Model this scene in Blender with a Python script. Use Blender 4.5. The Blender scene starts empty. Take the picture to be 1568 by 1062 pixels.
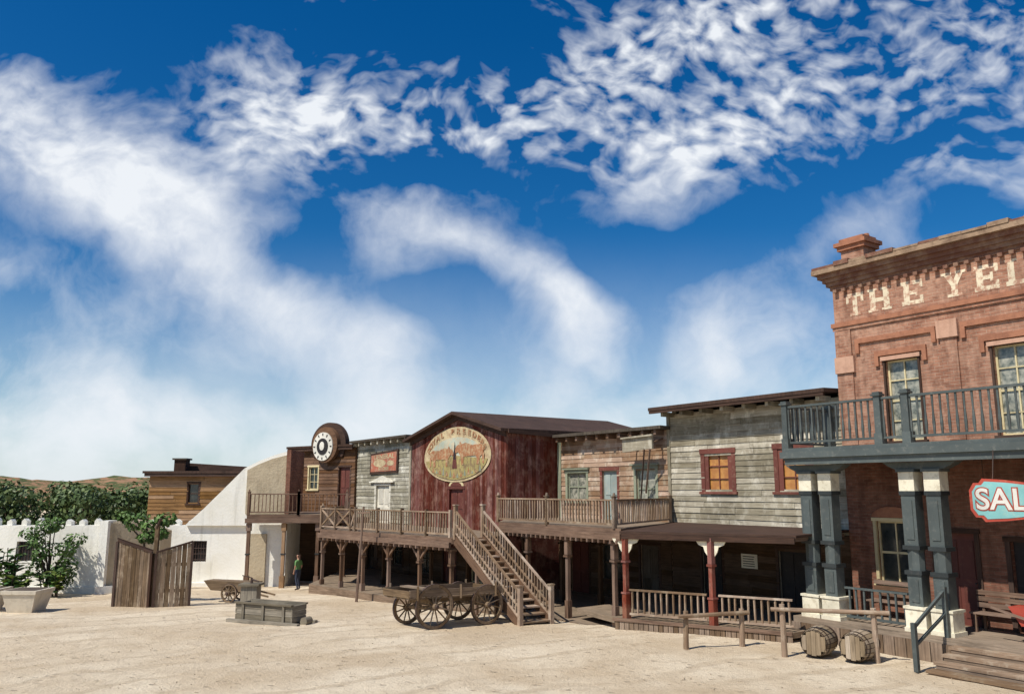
import bpy, math, random
from mathutils import Vector, Matrix
random.seed(11)
R=random.random
U=random.uniform
rad=math.radians
scene=bpy.context.scene
scene.view_settings.view_transform='Standard';scene.view_settings.look='None';scene.view_settings.exposure=0;scene.view_settings.gamma=1
COL=scene.collection
# ---------------------------------------------------------------- frames
TOWN=Matrix(((.565,.825,0,0),(-.825,.565,0,0),(0,0,1,0),(0,0,0,1)))   # x along the street, y into the buildings
WORLD=Matrix.Identity(4)
def gz(X,Y):
    return -.035*min(max(Y-24,0),36)
def tgz(x,y):
    p=TOWN@Vector((x,y,0)); return gz(p.x,p.y)
def frame2(p0,p1):
    d=Vector((p1[0]-p0[0],p1[1]-p0[1],0)).normalized()
    return Matrix(((d.x,-d.y,0,p0[0]),(d.y,d.x,0,p0[1]),(0,0,1,0),(0,0,0,1)))
# ---------------------------------------------------------------- materials
def newmat(name,rough=.8,spec=.3):
    m=bpy.data.materials.new(name);m.use_nodes=True
    nt=m.node_tree;b=nt.nodes['Principled BSDF']
    b.inputs['Roughness'].default_value=rough
    b.inputs['Specular IOR Level'].default_value=spec
    return m,nt,b
def N(nt,t,**k):
    n=nt.nodes.new(t)
    for a,v in k.items(): setattr(n,a,v)
    return n
def mixc(nt,fac,a,b,mode='MIX'):
    n=N(nt,'ShaderNodeMix',data_type='RGBA',blend_type=mode)
    for s,v in ((n.inputs[0],fac),(n.inputs[6],a),(n.inputs[7],b)):
        if isinstance(v,(int,float)): s.default_value=v
        elif isinstance(v,tuple): s.default_value=(v+(1,))[:4]
        else: nt.links.new(v,s)
    return n.outputs[2]
def mth(nt,op,a,b=None,c=None,clamp=False):
    n=N(nt,'ShaderNodeMath',operation=op,use_clamp=clamp)
    for i,v in enumerate((a,b,c)):
        if v is None: continue
        if isinstance(v,(int,float)): n.inputs[i].default_value=v
        else: nt.links.new(v,n.inputs[i])
    return n.outputs[0]
def mrange(nt,v,a,b,c=0,d=1,smooth=False):
    n=N(nt,'ShaderNodeMapRange')
    if smooth: n.interpolation_type='SMOOTHSTEP'
    nt.links.new(v,n.inputs[0])
    for i,x in enumerate((a,b,c,d)): n.inputs[i+1].default_value=x
    return n.outputs[0]
def noise(nt,vec,scale,detail=4,rough=.55,dist=0):
    n=N(nt,'ShaderNodeTexNoise');n.inputs['Scale'].default_value=scale
    n.inputs['Detail'].default_value=detail;n.inputs['Roughness'].default_value=rough;n.inputs['Distortion'].default_value=dist
    if vec is not None: nt.links.new(vec,n.inputs['Vector'])
    return n
def mapping(nt,vec,scale=(1,1,1),loc=(0,0,0),rot=(0,0,0),typ='POINT'):
    n=N(nt,'ShaderNodeMapping',vector_type=typ)
    n.inputs['Scale'].default_value=scale;n.inputs['Location'].default_value=loc;n.inputs['Rotation'].default_value=rot
    nt.links.new(vec,n.inputs['Vector']);return n.outputs[0]
def bump(nt,b,h,strength,dist=.02):
    n=N(nt,'ShaderNodeBump');n.inputs['Strength'].default_value=strength;n.inputs['Distance'].default_value=dist
    nt.links.new(h,n.inputs['Height']);nt.links.new(n.outputs[0],b.inputs['Normal'])
def rndfac(nt):
    a=N(nt,'ShaderNodeAttribute');a.attribute_name='rnd'
    return a.outputs['Fac']
def wood(name,c1,c2,var=.35,stain=.45,grain=26,rough=.85,bs=.5,fade=None,flo=.5):
    m,nt,b=newmat(name,rough,.2)
    tc=N(nt,'ShaderNodeTexCoord')
    g=noise(nt,mapping(nt,tc.outputs['UV'],(1.3,grain,1)),1,5,.65)
    f=mrange(nt,g.outputs[0],.34,.66)
    col=mixc(nt,f,c2,c1)
    geo=N(nt,'ShaderNodeNewGeometry')
    st=noise(nt,geo.outputs['Position'],.9,4,.65)
    col=mixc(nt,mrange(nt,st.outputs[0],.42,.64,0,stain),col,tuple(x*.42 for x in c2),'MIX')
    # long water marks along the board
    wm=noise(nt,mapping(nt,tc.outputs['UV'],(.8,5,1)),1,4,.7)
    col=mixc(nt,mrange(nt,wm.outputs[0],.54,.70,0,.65),col,tuple(x*.4 for x in c2))
    if fade:
        st2=noise(nt,mapping(nt,geo.outputs['Position'],(2.3,2.3,1.5)),1,5,.72)
        col=mixc(nt,mrange(nt,st2.outputs[0],flo,flo+.16,0,.8),col,fade)
    r=rndfac(nt)
    k=mrange(nt,r,0,1,1-var,1+var*.7)
    hs=N(nt,'ShaderNodeHueSaturation');nt.links.new(k,hs.inputs['Value']);nt.links.new(col,hs.inputs['Color'])
    nt.links.new(mrange(nt,r,0,1,1.15,.8),hs.inputs['Saturation'])
    nt.links.new(hs.outputs[0],b.inputs['Base Color'])
    bump(nt,b,g.outputs[0],bs,.01)
    return m
def plaster(name,c,c2,scale=1.2,bs=.4,rough=.9):
    m,nt,b=newmat(name,rough,.15)
    geo=N(nt,'ShaderNodeNewGeometry');P=geo.outputs['Position']
    n1=noise(nt,P,scale,6,.65);n2=noise(nt,P,9,4,.6)
    col=mixc(nt,mrange(nt,n1.outputs[0],.45,.72,0,.8),c,c2)
    st=noise(nt,mapping(nt,P,(3.5,3.5,.35)),1,4,.6)
    col=mixc(nt,mrange(nt,st.outputs[0],.55,.75,0,.5),col,tuple(x*.6 for x in c2))
    nt.links.new(col,b.inputs['Base Color'])
    bump(nt,b,n2.outputs[0],bs,.03)
    return m
def brick(name,c1,c2,mo,wash,washamt=.6,bs=.6):
    m,nt,b=newmat(name,.9,.15)
    tc=N(nt,'ShaderNodeTexCoord')
    br=N(nt,'ShaderNodeTexBrick')
    wv=noise(nt,tc.outputs['UV'],3,2)
    vm=N(nt,'ShaderNodeVectorMath',operation='SCALE');nt.links.new(wv.outputs['Color'],vm.inputs[0]);vm.inputs['Scale'].default_value=.02
    va=N(nt,'ShaderNodeVectorMath',operation='ADD');nt.links.new(tc.outputs['UV'],va.inputs[0]);nt.links.new(vm.outputs[0],va.inputs[1])
    nt.links.new(va.outputs[0],br.inputs['Vector'])
    br.inputs['Scale'].default_value=1;br.inputs['Brick Width'].default_value=.26;br.inputs['Row Height'].default_value=.088
    br.inputs['Mortar Size'].default_value=.009;br.inputs['Mortar Smooth'].default_value=.3
    br.inputs['Color1'].default_value=c1+(1,);br.inputs['Color2'].default_value=c2+(1,);br.inputs['Mortar'].default_value=mo+(1,)
    geo=N(nt,'ShaderNodeNewGeometry');P=geo.outputs['Position']
    n1=noise(nt,P,1.1,6,.7);n2=noise(nt,P,5,4,.65);n3=noise(nt,mapping(nt,P,(2.5,2.5,.3)),1,4,.6)
    n4=noise(nt,mapping(nt,tc.outputs['UV'],(3.85,11.4,1)),1,1)
    col=mixc(nt,mrange(nt,n4.outputs[0],.35,.65,0,.5),br.outputs[0],tuple(x*.6 for x in c2))
    col=mixc(nt,mrange(nt,n1.outputs[0],.42,.66,0,washamt),col,wash)
    col=mixc(nt,mrange(nt,n2.outputs[0],.50,.70,0,.65),col,tuple(x*.5 for x in c2))
    col=mixc(nt,mrange(nt,n3.outputs[0],.48,.70,0,.55),col,tuple(x*.42 for x in c2))
    nt.links.new(col,b.inputs['Base Color'])
    hh=mth(nt,'SUBTRACT',mth(nt,'MULTIPLY',n2.outputs[0],.6),br.outputs['Fac'])
    bump(nt,b,hh,bs,.012)
    return m
def paint(name,c,worn,rough=.6,amt=.7,sc=6,var=.15,lo=.54,hi=.66):
    m,nt,b=newmat(name,rough,.35)
    geo=N(nt,'ShaderNodeNewGeometry');P=geo.outputs['Position']
    n1=noise(nt,P,sc,6,.7);n2=noise(nt,P,1.3,3)
    col=mixc(nt,mrange(nt,n1.outputs[0],lo,hi,0,amt),c,worn)
    k=mrange(nt,rndfac(nt),0,1,1-var,1+var)
    k2=mth(nt,'MULTIPLY',k,mrange(nt,n2.outputs[0],.3,.7,.82,1.12))
    hs=N(nt,'ShaderNodeHueSaturation');nt.links.new(k2,hs.inputs['Value']);nt.links.new(col,hs.inputs['Color'])
    nt.links.new(hs.outputs[0],b.inputs['Base Color'])
    bump(nt,b,n1.outputs[0],.2,.01)
    return m
def pane(name,c,c2,rough=.12,sc=2.5):
    m,nt,b=newmat(name,rough,.7)
    geo=N(nt,'ShaderNodeNewGeometry');P=geo.outputs['Position']
    n1=noise(nt,P,sc,4,.6)
    nt.links.new(mixc(nt,mrange(nt,n1.outputs[0],.35,.65),c,c2),b.inputs['Base Color'])
    n2=noise(nt,P,1.5,2);bump(nt,b,n2.outputs[0],.15,.05)
    return m
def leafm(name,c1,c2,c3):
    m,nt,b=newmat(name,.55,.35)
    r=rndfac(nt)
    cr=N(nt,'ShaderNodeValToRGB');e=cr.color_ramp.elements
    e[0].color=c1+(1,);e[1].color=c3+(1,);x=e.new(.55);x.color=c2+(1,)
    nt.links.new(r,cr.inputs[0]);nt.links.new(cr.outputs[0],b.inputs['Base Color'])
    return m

M={}
M['grey']=wood('weathered_grey_boards',(.47,.42,.31),(.28,.235,.165),.42,.35,22,fade=(.57,.52,.41))
M['greydk']=wood('dark_grey_boards',(.13,.105,.08),(.07,.055,.04),.3,.4)
M['tan']=wood('tan_boards',(.44,.285,.185),(.29,.175,.105),.42,.3,20,fade=(.50,.41,.30))
M['cream']=wood('cream_boards',(.46,.425,.32),(.29,.26,.195),.36,.45,20,fade=(.56,.53,.43))
M['red']=wood('oxblood_boards',(.19,.05,.032),(.10,.026,.017),.42,.45,24,fade=(.27,.145,.105),flo=.48)
M['brown']=wood('brown_boards',(.22,.12,.065),(.12,.062,.034),.3,.4,20)
M['orangew']=wood('orange_brown_boards',(.37,.21,.09),(.23,.125,.055),.35,.3,20)
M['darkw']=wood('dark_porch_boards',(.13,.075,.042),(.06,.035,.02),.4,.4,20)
M['trimdk']=wood('dark_trim_wood',(.10,.055,.038),(.05,.03,.022),.3,.3)
M['rail']=wood('weathered_rail_wood',(.41,.285,.19),(.24,.16,.105),.38,.3,24,fade=(.46,.37,.27))
M['post']=wood('porch_post_wood',(.26,.165,.11),(.14,.082,.055),.3,.35,24)
M['postred']=wood('red_post_wood',(.30,.085,.055),(.17,.05,.035),.25,.3,24,fade=(.33,.17,.12))
M['deck']=wood('deck_boards',(.34,.25,.175),(.2,.15,.1),.3,.4)
M['wagon']=wood('wagon_wood',(.29,.20,.12),(.15,.10,.06),.35,.35,24)
M['barrel']=wood('barrel_staves',(.44,.34,.235),(.27,.205,.135),.3,.3,24)
M['gate']=wood('gate_planks',(.27,.18,.105),(.12,.078,.045),.5,.4,22,fade=(.34,.26,.17))
M['trough']=wood('trough_wood',(.30,.255,.185),(.15,.125,.09),.35,.4,22)
M['trunk']=wood('bark',(.14,.10,.07),(.06,.045,.03),.3,.4,14)
M['brick']=brick('painted_brick',(.44,.22,.14),(.32,.145,.092),(.46,.32,.235),(.54,.335,.235))
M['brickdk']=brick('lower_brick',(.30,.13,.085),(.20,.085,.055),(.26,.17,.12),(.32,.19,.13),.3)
M['bricktrim']=plaster('brick_trim_plaster',(.38,.17,.10),(.22,.095,.06),3.0)
M['pink']=plaster('pink_stone',(.55,.33,.23),(.42,.235,.16),3)
M['cornice']=plaster('cornice_plaster',(.17,.08,.055),(.34,.23,.155),2.6,.8)
M['cap']=plaster('cornice_cap',(.34,.235,.155),(.13,.08,.055),3,.8)
M['letter']=paint('cream_letter_paint',(.70,.60,.43),(.42,.22,.145),.85,.95,6,.05,.47,.58)
M['slate']=paint('slate_paint',(.078,.092,.088),(.17,.17,.15),.5,.5,8)
M['slatedk']=paint('dark_iron',(.03,.035,.035),(.07,.065,.06),.5,.5,8)
M['whitep']=paint('white_column_paint',(.76,.70,.54),(.5,.43,.3),.6,.6,7,.05,.5,.62)
M['white']=plaster('whitewash',(.82,.80,.73),(.72,.68,.57),.7,.5)
M['beige']=plaster('beige_adobe',(.47,.39,.27),(.34,.27,.18),1.4,.9)
M['trimred']=paint('window_trim_red',(.16,.05,.035),(.27,.15,.1),.7,.6,6)
M['trimgreen']=paint('sage_trim',(.25,.27,.19),(.38,.33,.24),.7,.7,6)
M['trimcream']=paint('cream_trim',(.62,.52,.30),(.4,.31,.18),.6,.5,6)
M['trimwhite']=paint('white_trim',(.66,.62,.52),(.42,.37,.3),.6,.5,6)
M['doorred']=paint('door_red',(.12,.035,.025),(.2,.09,.06),.6,.5,6)
M['glass']=pane('dark_glass',(.015,.02,.022),(.05,.055,.05))
M['curtain']=pane('curtained_glass',(.42,.40,.32),(.10,.11,.09),.15,6)
M['amber']=pane('amber_board_pane',(.55,.27,.07),(.38,.15,.04),.5,4)
M['tealdoor']=paint('pale_blue_door',(.30,.35,.32),(.42,.37,.28),.7,.6,6)
M['signred']=paint('sign_red',(.42,.065,.04),(.4,.2,.12),.5,.5,5)
M['signorange']=paint('sign_orange',(.42,.13,.075),(.40,.29,.2),.7,.8,5,.1,.48,.62)
M['cyan']=paint('sign_turquoise',(.22,.48,.47),(.4,.5,.42),.5,.5,5,.02)
M['signwhite']=paint('sign_white',(.8,.78,.7),(.7,.4,.3),.5,.3,8)
M['dialwhite']=paint('dial_white',(.72,.69,.6),(.5,.46,.38),.6,.5,7)
M['mural_teal']=paint('mural_sky',(.42,.46,.37),(.52,.43,.29),.8,.85,3,.1,.44,.6)
M['mural_cream']=paint('mural_cream',(.54,.44,.26),(.36,.24,.14),.8,.85,4,.1,.46,.62)
M['mural_yellow']=paint('mural_grass',(.38,.31,.12),(.22,.15,.08),.8,.9,5,.1,.45,.58)
M['mural_bull']=paint('mural_bull',(.35,.15,.07),(.47,.35,.2),.8,.85,5,.1,.47,.6)
M['black']=paint('black_paint',(.022,.018,.018),(.06,.05,.045),.6,.5,8)
M['iron']=paint('rusty_iron',(.07,.045,.035),(.16,.08,.05),.7,.8,12)
M['paper']=paint('poster_paper',(.62,.58,.48),(.45,.4,.3),.9,.6,10)
M['concrete']=plaster('planter_concrete',(.62,.55,.44),(.46,.40,.31),3,.5)
M['skirt']=wood('skirt_boards',(.30,.21,.14),(.15,.10,.065),.4,.35,20)
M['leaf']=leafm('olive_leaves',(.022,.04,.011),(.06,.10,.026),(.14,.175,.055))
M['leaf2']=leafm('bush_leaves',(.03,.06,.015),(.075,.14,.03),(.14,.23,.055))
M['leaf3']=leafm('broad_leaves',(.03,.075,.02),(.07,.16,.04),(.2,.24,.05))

# ---------------------------------------------------------------- mesh builder
class MB:
    def __init__(s,frame=None):
        s.v=[];s.f=[];s.m=[];s.r=[];s.uv=[];s.sm=[];s.slots=[];s.F=frame if frame is not None else WORLD
    def slot(s,m):
        if m not in s.slots: s.slots.append(m)
        return s.slots.index(m)
    def face(s,pts,uvs,mat,rnd,smooth=False):
        i=len(s.v);s.v+=[tuple(p) for p in pts];s.f.append(tuple(range(i,i+len(pts))))
        s.uv+=uvs;s.m.append(s.slot(mat));s.r.append(rnd);s.sm.append(smooth)
    def box(s,c,size,mat,rot=None,rnd=None,buv=False):
        c=Vector(c);h=[x/2 for x in size];L=max(range(3),key=lambda i:size[i])
        rnd=R() if rnd is None else rnd
        ou,ov=R()*40,R()*40
        for a in range(3):
            b_,c_=(a+1)%3,(a+2)%3
            for sg in (-1,1):
                q=[]
                for (p,r_) in ((-1,-1),(1,-1),(1,1),(-1,1)):
                    l=[0,0,0];l[a]=sg*h[a];l[b_]=p*h[b_];l[c_]=r_*h[c_];q.append(Vector(l))
                if sg<0:q.reverse()
                uv=[]
                for l in q:
                    if buv:
                        w=l+c
                        uv.append((w.y,w.z) if a==0 else ((w.x,w.z) if a==1 else (w.x,w.y)))
                    else:
                        if L==a: uu,vv=l[b_],l[c_]
                        else:
                            o=c_ if L==b_ else b_
                            uu,vv=l[L],l[o]
                        uv.append((uu+ou,vv+ov))
                pts=[(rot@l if rot else l)+c for l in q]
                s.face(pts,uv,mat,rnd)
    def bb(s,x0,x1,y0,y1,z0,z1,mat,**k):
        s.box(((x0+x1)/2,(y0+y1)/2,(z0+z1)/2),(abs(x1-x0),abs(y1-y0),abs(z1-z0)),mat,**k)
    def beam(s,p0,p1,w,h,mat,rnd=None):
        p0=Vector(p0);p1=Vector(p1);d=p1-p0;L=d.length
        if L<1e-5:return
        x=d/L;up=Vector((0,0,1))
        if abs(x.z)>.95: up=Vector((0,1,0))
        y=up.cross(x).normalized();z=x.cross(y)
        rot=Matrix((x,y,z)).transposed()
        s.box((p0+p1)/2,(L,w,h),mat,rot=rot,rnd=rnd)
    def cyl(s,p0,p1,r0,r1,n,mat,smooth=True,caps=True,capmat=None,rnd=None):
        p0=Vector(p0);p1=Vector(p1);d=p1-p0;L=d.length;x=d/L
        up=Vector((0,0,1)) if abs(x.z)<.9 else Vector((1,0,0))
        a=up.cross(x).normalized();b=x.cross(a);rnd=R() if rnd is None else rnd
        o=R()*30
        A=[];B=[]
        for i in range(n):
            t=2*math.pi*i/n;v=a*math.cos(t)+b*math.sin(t);A.append(p0+v*r0);B.append(p1+v*r1)
        for i in range(n):
            j=(i+1)%n;u0=r0*2*math.pi*i/n+o;u1=r0*2*math.pi*(i+1)/n+o
            s.face([A[i],A[j],B[j],B[i]],[(0,u0),(0,u1),(L,u1),(L,u0)],mat,rnd,smooth)
        if caps:
            cm=capmat or mat
            s.face(A[::-1],[((p-p0).dot(a)+o,(p-p0).dot(b)) for p in A[::-1]],cm,rnd)
            s.face(B,[((p-p1).dot(a)+o,(p-p1).dot(b)) for p in B],cm,rnd)
    def lathe(s,base,prof,n,mat,smooth=True):
        for (r0,z0),(r1,z1) in zip(prof[:-1],prof[1:]):
            b=Vector(base)
            if abs(z1-z0)<1e-4: z1+=.002
            s.cyl(b+Vector((0,0,z0)),b+Vector((0,0,z1)),r0,r1,n,mat,smooth,caps=False,rnd=.5)
    def ext(s,pts,vec,mat,side=None,rnd=None):
        pts=[Vector(p) for p in pts];vec=Vector(vec);rnd=.5 if rnd is None else rnd
        nrm=Vector((0,0,0))
        for i in range(len(pts)): nrm+=(pts[i]).cross(pts[(i+1)%len(pts)])
        if nrm.dot(vec)>0: pts=pts[::-1]
        n=[abs(x) for x in nrm];k=n.index(max(n))
        pr=(lambda p:(p.y,p.z)) if k==0 else ((lambda p:(p.x,p.z)) if k==1 else (lambda p:(p.x,p.y)))
        s.face(pts,[pr(p) for p in pts],mat,rnd)
        top=[p+vec for p in pts][::-1]
        s.face(top,[pr(p) for p in top],mat,rnd)
        acc=0
        for i in range(len(pts)):
            j=(i+1)%len(pts);l=(pts[j]-pts[i]).length
            s.face([pts[j],pts[i],pts[i]+vec,pts[j]+vec],[(acc+l,0),(acc,0),(acc,vec.length),(acc+l,vec.length)],side or mat,rnd)
            acc+=l
    def wheel(s,c,axis,r,mat,spokes=12,w=.07,rim=.07,iron=None):
        c=Vector(c);x=Vector(axis).normalized();a=Vector((0,0,1)).cross(x).normalized();b=x.cross(a)
        n=28
        for i in range(n):
            t0=2*math.pi*i/n;t1=2*math.pi*(i+1)/n
            def P(t,rr,o): return c+(a*math.cos(t)+b*math.sin(t))*rr+x*o
            for (ra,rb,mm,ww) in ((r-.015-rim,r-.015,mat,w),(r-.015,r,iron or mat,w*1.08)):
                q=[[P(t,rr,o) for rr in (ra,rb) for o in (-ww/2,ww/2)] for t in (t0,t1)]
                rn=.3+.4*((i//4)%2)
                A,B=q
                for (p,q2,r2,s2) in ((A[0],A[2],B[2],B[0]),(A[3],A[1],B[1],B[3]),(A[2],A[3],B[3],B[2]),(A[1],A[0],B[0],B[1])):
                    s.face([p,q2,r2,s2],[(0,0),(.1,0),(.1,.1),(0,.1)],mm,rn)
        for i in range(spokes):
            t=2*math.pi*(i+.5)/spokes;v=a*math.cos(t)+b*math.sin(t)
            s.cyl(c+v*.06,c+v*(r-rim-.01),.026,.02,6,mat)
        s.cyl(c-x*.14,c+x*.14,.085,.085,12,mat);s.cyl(c-x*.19,c-x*.14,.05,.06,10,iron or mat);s.cyl(c+x*.14,c+x*.19,.06,.05,10,iron or mat)
    def build(s,name,parent=None):
        W=[s.F@Vector(p) for p in s.v]
        xs=[p.x for p in W];ys=[p.y for p in W];zs=[p.z for p in W]
        o=Vector(((min(xs)+max(xs))/2,(min(ys)+max(ys))/2,min(zs)))
        me=bpy.data.meshes.new(name);me.from_pydata([p-o for p in W],[],s.f)
        for m in s.slots: me.materials.append(m)
        me.polygons.foreach_set('material_index',s.m)
        me.polygons.foreach_set('use_smooth',s.sm)
        uvl=me.uv_layers.new(name='UVMap');flat=[c for uv in s.uv for c in uv];uvl.data.foreach_set('uv',flat)
        ca=me.color_attributes.new('rnd','FLOAT_COLOR','CORNER')
        cc=[]
        for f,r in zip(s.f,s.r): cc+=[r,r,r,1]*len(f)
        ca.data.foreach_set('color',cc)
        me.update()
        ob=bpy.data.objects.new(name,me);COL.objects.link(ob);ob.location=o
        if parent is not None:
            ob.parent=parent;ob.matrix_parent_inverse=Matrix.Translation(parent.location).inverted()
        return ob
def group(name,loc,frame=TOWN):
    e=bpy.data.objects.new(name,None);COL.objects.link(e);e.location=frame@Vector(loc);e.empty_display_size=.5
    return e
def cells(mb,x0,x1,z0,z1,y,th,ops,mat,buv=False):
    xs=sorted(set([x0,x1]+[v for o in ops for v in o[:2] if x0<v<x1]))
    zs=sorted(set([z0,z1]+[v for o in ops for v in o[2:4] if z0<v<z1]))
    for a,b in zip(xs[:-1],xs[1:]):
        for c,d in zip(zs[:-1],zs[1:]):
            mx,mz=(a+b)/2,(c+d)/2
            if any(o[0]<mx<o[1] and o[2]<mz<o[3] for o in ops): continue
            mb.bb(a,b,y,y+th,c,d,mat,buv=buv,rnd=.5)
def hsiding(mb,x0,x1,z0,z1,y,ops,mat,pitch=.17,maxlen=3.6):
    z=z0
    while z<z1-.02:
        p=min(pitch*U(.92,1.08),z1-z);zm=z+p/2
        iv=[(x0,x1)]
        for o in ops:
            if o[2]<zm<o[3]:
                nv=[]
                for a,b in iv:
                    if o[0]>a and o[0]<b: nv.append((a,o[0]))
                    if o[1]<b and o[1]>a: nv.append((o[1],b))
                    if o[1]<=a or o[0]>=b: nv.append((a,b))
                iv=nv
        for a,b in iv:
            c=a
            while c<b-.02:
                l=U(maxlen*.35,maxlen);e=min(b,c+l)
                if b-e<.5:e=b
                rot=Matrix.Rotation(rad(-7+U(-2.5,2)),3,'X')@Matrix.Rotation(rad(U(-.35,.35)),3,'Y')
                mb.box(((c+e)/2,y-.018+U(-.005,.005),zm),(e-c-.01,.022,p*1.03),mat,rot=rot)
                c=e
        z+=p
def vsiding(mb,x0,x1,zb,zt,y,ops,mat,pitch=.2):
    x=x0
    while x<x1-.02:
        p=min(pitch*U(.85,1.15),x1-x);xm=x+p/2
        zt_=zt(xm) if callable(zt) else zt
        iv=[(zb,zt_)]
        for o in ops:
            if o[0]<xm<o[1]:
                nv=[]
                for a,b in iv:
                    if o[2]>a and o[2]<b: nv.append((a,o[2]))
                    if o[3]<b and o[3]>a: nv.append((o[3],b))
                    if o[3]<=a or o[2]>=b: nv.append((a,b))
                iv=nv
        for a,b in iv:
            mb.box((xm,y-.015+U(-.007,.007),(a+b)/2),(p-.012,.025,b-a),mat,rot=Matrix.Rotation(rad(U(-.2,.2)),3,'Y'))
        x+=p
def window(mb,o,y,trim,sash,pn,tw=.12,nx=2,nz=2,sill=True,dp=.09,hood=0):
    x0,x1,z0,z1=o[:4]
    e=.045
    mb.bb(x0-tw,x0,y-e,y+.03,z0,z1,trim);mb.bb(x1,x1+tw,y-e,y+.03,z0,z1,trim)
    mb.bb(x0-tw-.03,x1+tw+.03,y-e-.02,y+.03,z1,z1+tw,trim)
    if sill: mb.bb(x0-tw-.06,x1+tw+.06,y-e-.06,y+.03,z0-.08,z0,trim)
    if hood: mb.bb(x0-tw-.1,x1+tw+.1,y-e-.1,y+.03,z1+tw,z1+tw+hood,trim)
    mb.bb(x0-.02,x1+.02,y+dp,y+dp+.03,z0-.02,z1+.02,pn,rnd=.5)
    sw=.05
    mb.bb(x0,x0+sw,y+dp-.045,y+dp-.003,z0,z1,sash);mb.bb(x1-sw,x1,y+dp-.045,y+dp-.003,z0,z1,sash)
    mb.bb(x0+sw,x1-sw,y+dp-.045,y+dp-.003,z0,z0+sw,sash);mb.bb(x0+sw,x1-sw,y+dp-.045,y+dp-.003,z1-sw,z1,sash)
    for i in range(1,nx):
        x=x0+(x1-x0)*i/nx;mb.bb(x-.018,x+.018,y+dp-.035,y+dp-.004,z0+sw,z1-sw,sash)
    for i in range(1,nz):
        z=z0+(z1-z0)*i/nz;t=.03 if (nz%2==0 and i==nz//2) else .016
        mb.bb(x0+sw,x1-sw,y+dp-.04,y+dp-.006,z-t,z+t,sash)
def door(mb,o,y,trim,leaf,tw=.1,dp=.08):
    x0,x1,z0,z1=o[:4];e=.04
    mb.bb(x0-tw,x0,y-e,y+.03,z0,z1,trim);mb.bb(x1,x1+tw,y-e,y+.03,z0,z1,trim);mb.bb(x0-tw-.03,x1+tw+.03,y-e-.02,y+.03,z1,z1+tw,trim)
    mb.bb(x0,x1,y+dp,y+dp+.04,z0,z1,leaf)
    w=x1-x0;h=z1-z0
    for (a,b,c,d) in ((.12,.45,.08,.42),(.55,.88,.08,.42),(.12,.45,.5,.92),(.55,.88,.5,.92)):
        mb.bb(x0+w*a,x0+w*b,y+dp-.02,y+dp-.001,z0+h*c,z0+h*d,leaf)
    mb.cyl((x1-.12*w,y+dp-.07,z0+h*.46),(x1-.12*w,y+dp-.002,z0+h*.46),.025,.02,8,M['iron'])
def railing(mb,p0,p1,z0,z1,mat,h=.95,sp=.16,t=.035,post=True,cap=True,base=.12,postw=.11):
    p0=Vector((p0[0],p0[1],z0));p1=Vector((p1[0],p1[1],z1));L=(p1-p0).length
    Z=Vector((0,0,1))
    mb.beam(p0+Z*h,p1+Z*h,.09,.05,mat);mb.beam(p0+Z*base,p1+Z*base,.05,.06,mat)
    n=max(1,int(L/sp))
    for i in range(n):
        q=p0.lerp(p1,(i+.5+U(-.08,.08))/n)
        mb.box((q.x,q.y,q.z+(h+base)/2),(t,t,h-base-.05),mat,rot=Matrix.Rotation(rad(U(-1.5,1.5)),3,'Y'))
    if post:
        for q in (p0,p1):
            mb.box((q.x,q.y,q.z+h/2+.04),(postw,postw,h+.1),mat)
            if cap: mb.box((q.x,q.y,q.z+h+.105),(postw+.05,postw+.05,.03),mat);mb.cyl((q.x,q.y,q.z+h+.12),(q.x,q.y,q.z+h+.22),.05,.03,8,mat)
def textmesh(name,body,size,mat,frame,loc,parent=None,ext=.004,off=.0,rotz=0,sx=1):
    cu=bpy.data.curves.new(name+'_c','FONT');cu.body=body;cu.size=size;cu.extrude=ext;cu.offset=off
    cu.align_x='CENTER';cu.align_y='CENTER'
    ob=bpy.data.objects.new(name+'_c',cu);COL.objects.link(ob)
    bpy.context.view_layer.update()
    me=bpy.data.meshes.new_from_object(ob.evaluated_get(bpy.context.evaluated_depsgraph_get()))
    bpy.data.objects.remove(ob)
    me.materials.clear();me.materials.append(mat)
    F3=frame.to_3x3();p=frame@Vector(loc)
    loc3=Matrix(((1,0,0),(0,0,-1),(0,1,0)))
    m=(F3@loc3@Matrix.Rotation(rotz,3,'Z')@Matrix.Diagonal((sx,1,1))).to_4x4()
    me.transform(m)
    o=bpy.data.objects.new(name,me);COL.objects.link(o);o.location=p
    if parent is not None:
        o.parent=parent;o.matrix_parent_inverse=Matrix.Translation(parent.location).inverted()
    return o
SLAB={'T':[(.37,.63,0,1),(0,1,.82,1),(0,.15,.58,.82),(.85,1,.58,.82),(.2,.8,0,.12)],
'H':[(.08,.33,0,1),(.67,.92,0,1),(.33,.67,.41,.58),(0,.42,0,.11),(.58,1,0,.11),(0,.42,.89,1),(.58,1,.89,1)],
'E':[(.1,.37,0,1),(0,1,.83,1),(0,1,0,.17),(.37,.72,.42,.58),(.85,1,.66,.83),(.85,1,.17,.34),(.66,.78,.32,.68)],
'Y':[(.37,.63,0,.5),(.2,.8,0,.12),'q',(0,.42,.89,1),(.58,1,.89,1)],
'L':[(.1,.37,0,1),(0,1,0,.17),(.84,1,.17,.42),(0,.5,.89,1)],
'O':[(0,.28,.15,.85),(.72,1,.15,.85),(.13,.87,.83,1),(.13,.87,0,.17)],
'W':[(.0,.2,.1,1),(.4,.6,.1,.8),(.8,1,.1,1),(.1,.9,0,.16)]}
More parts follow.
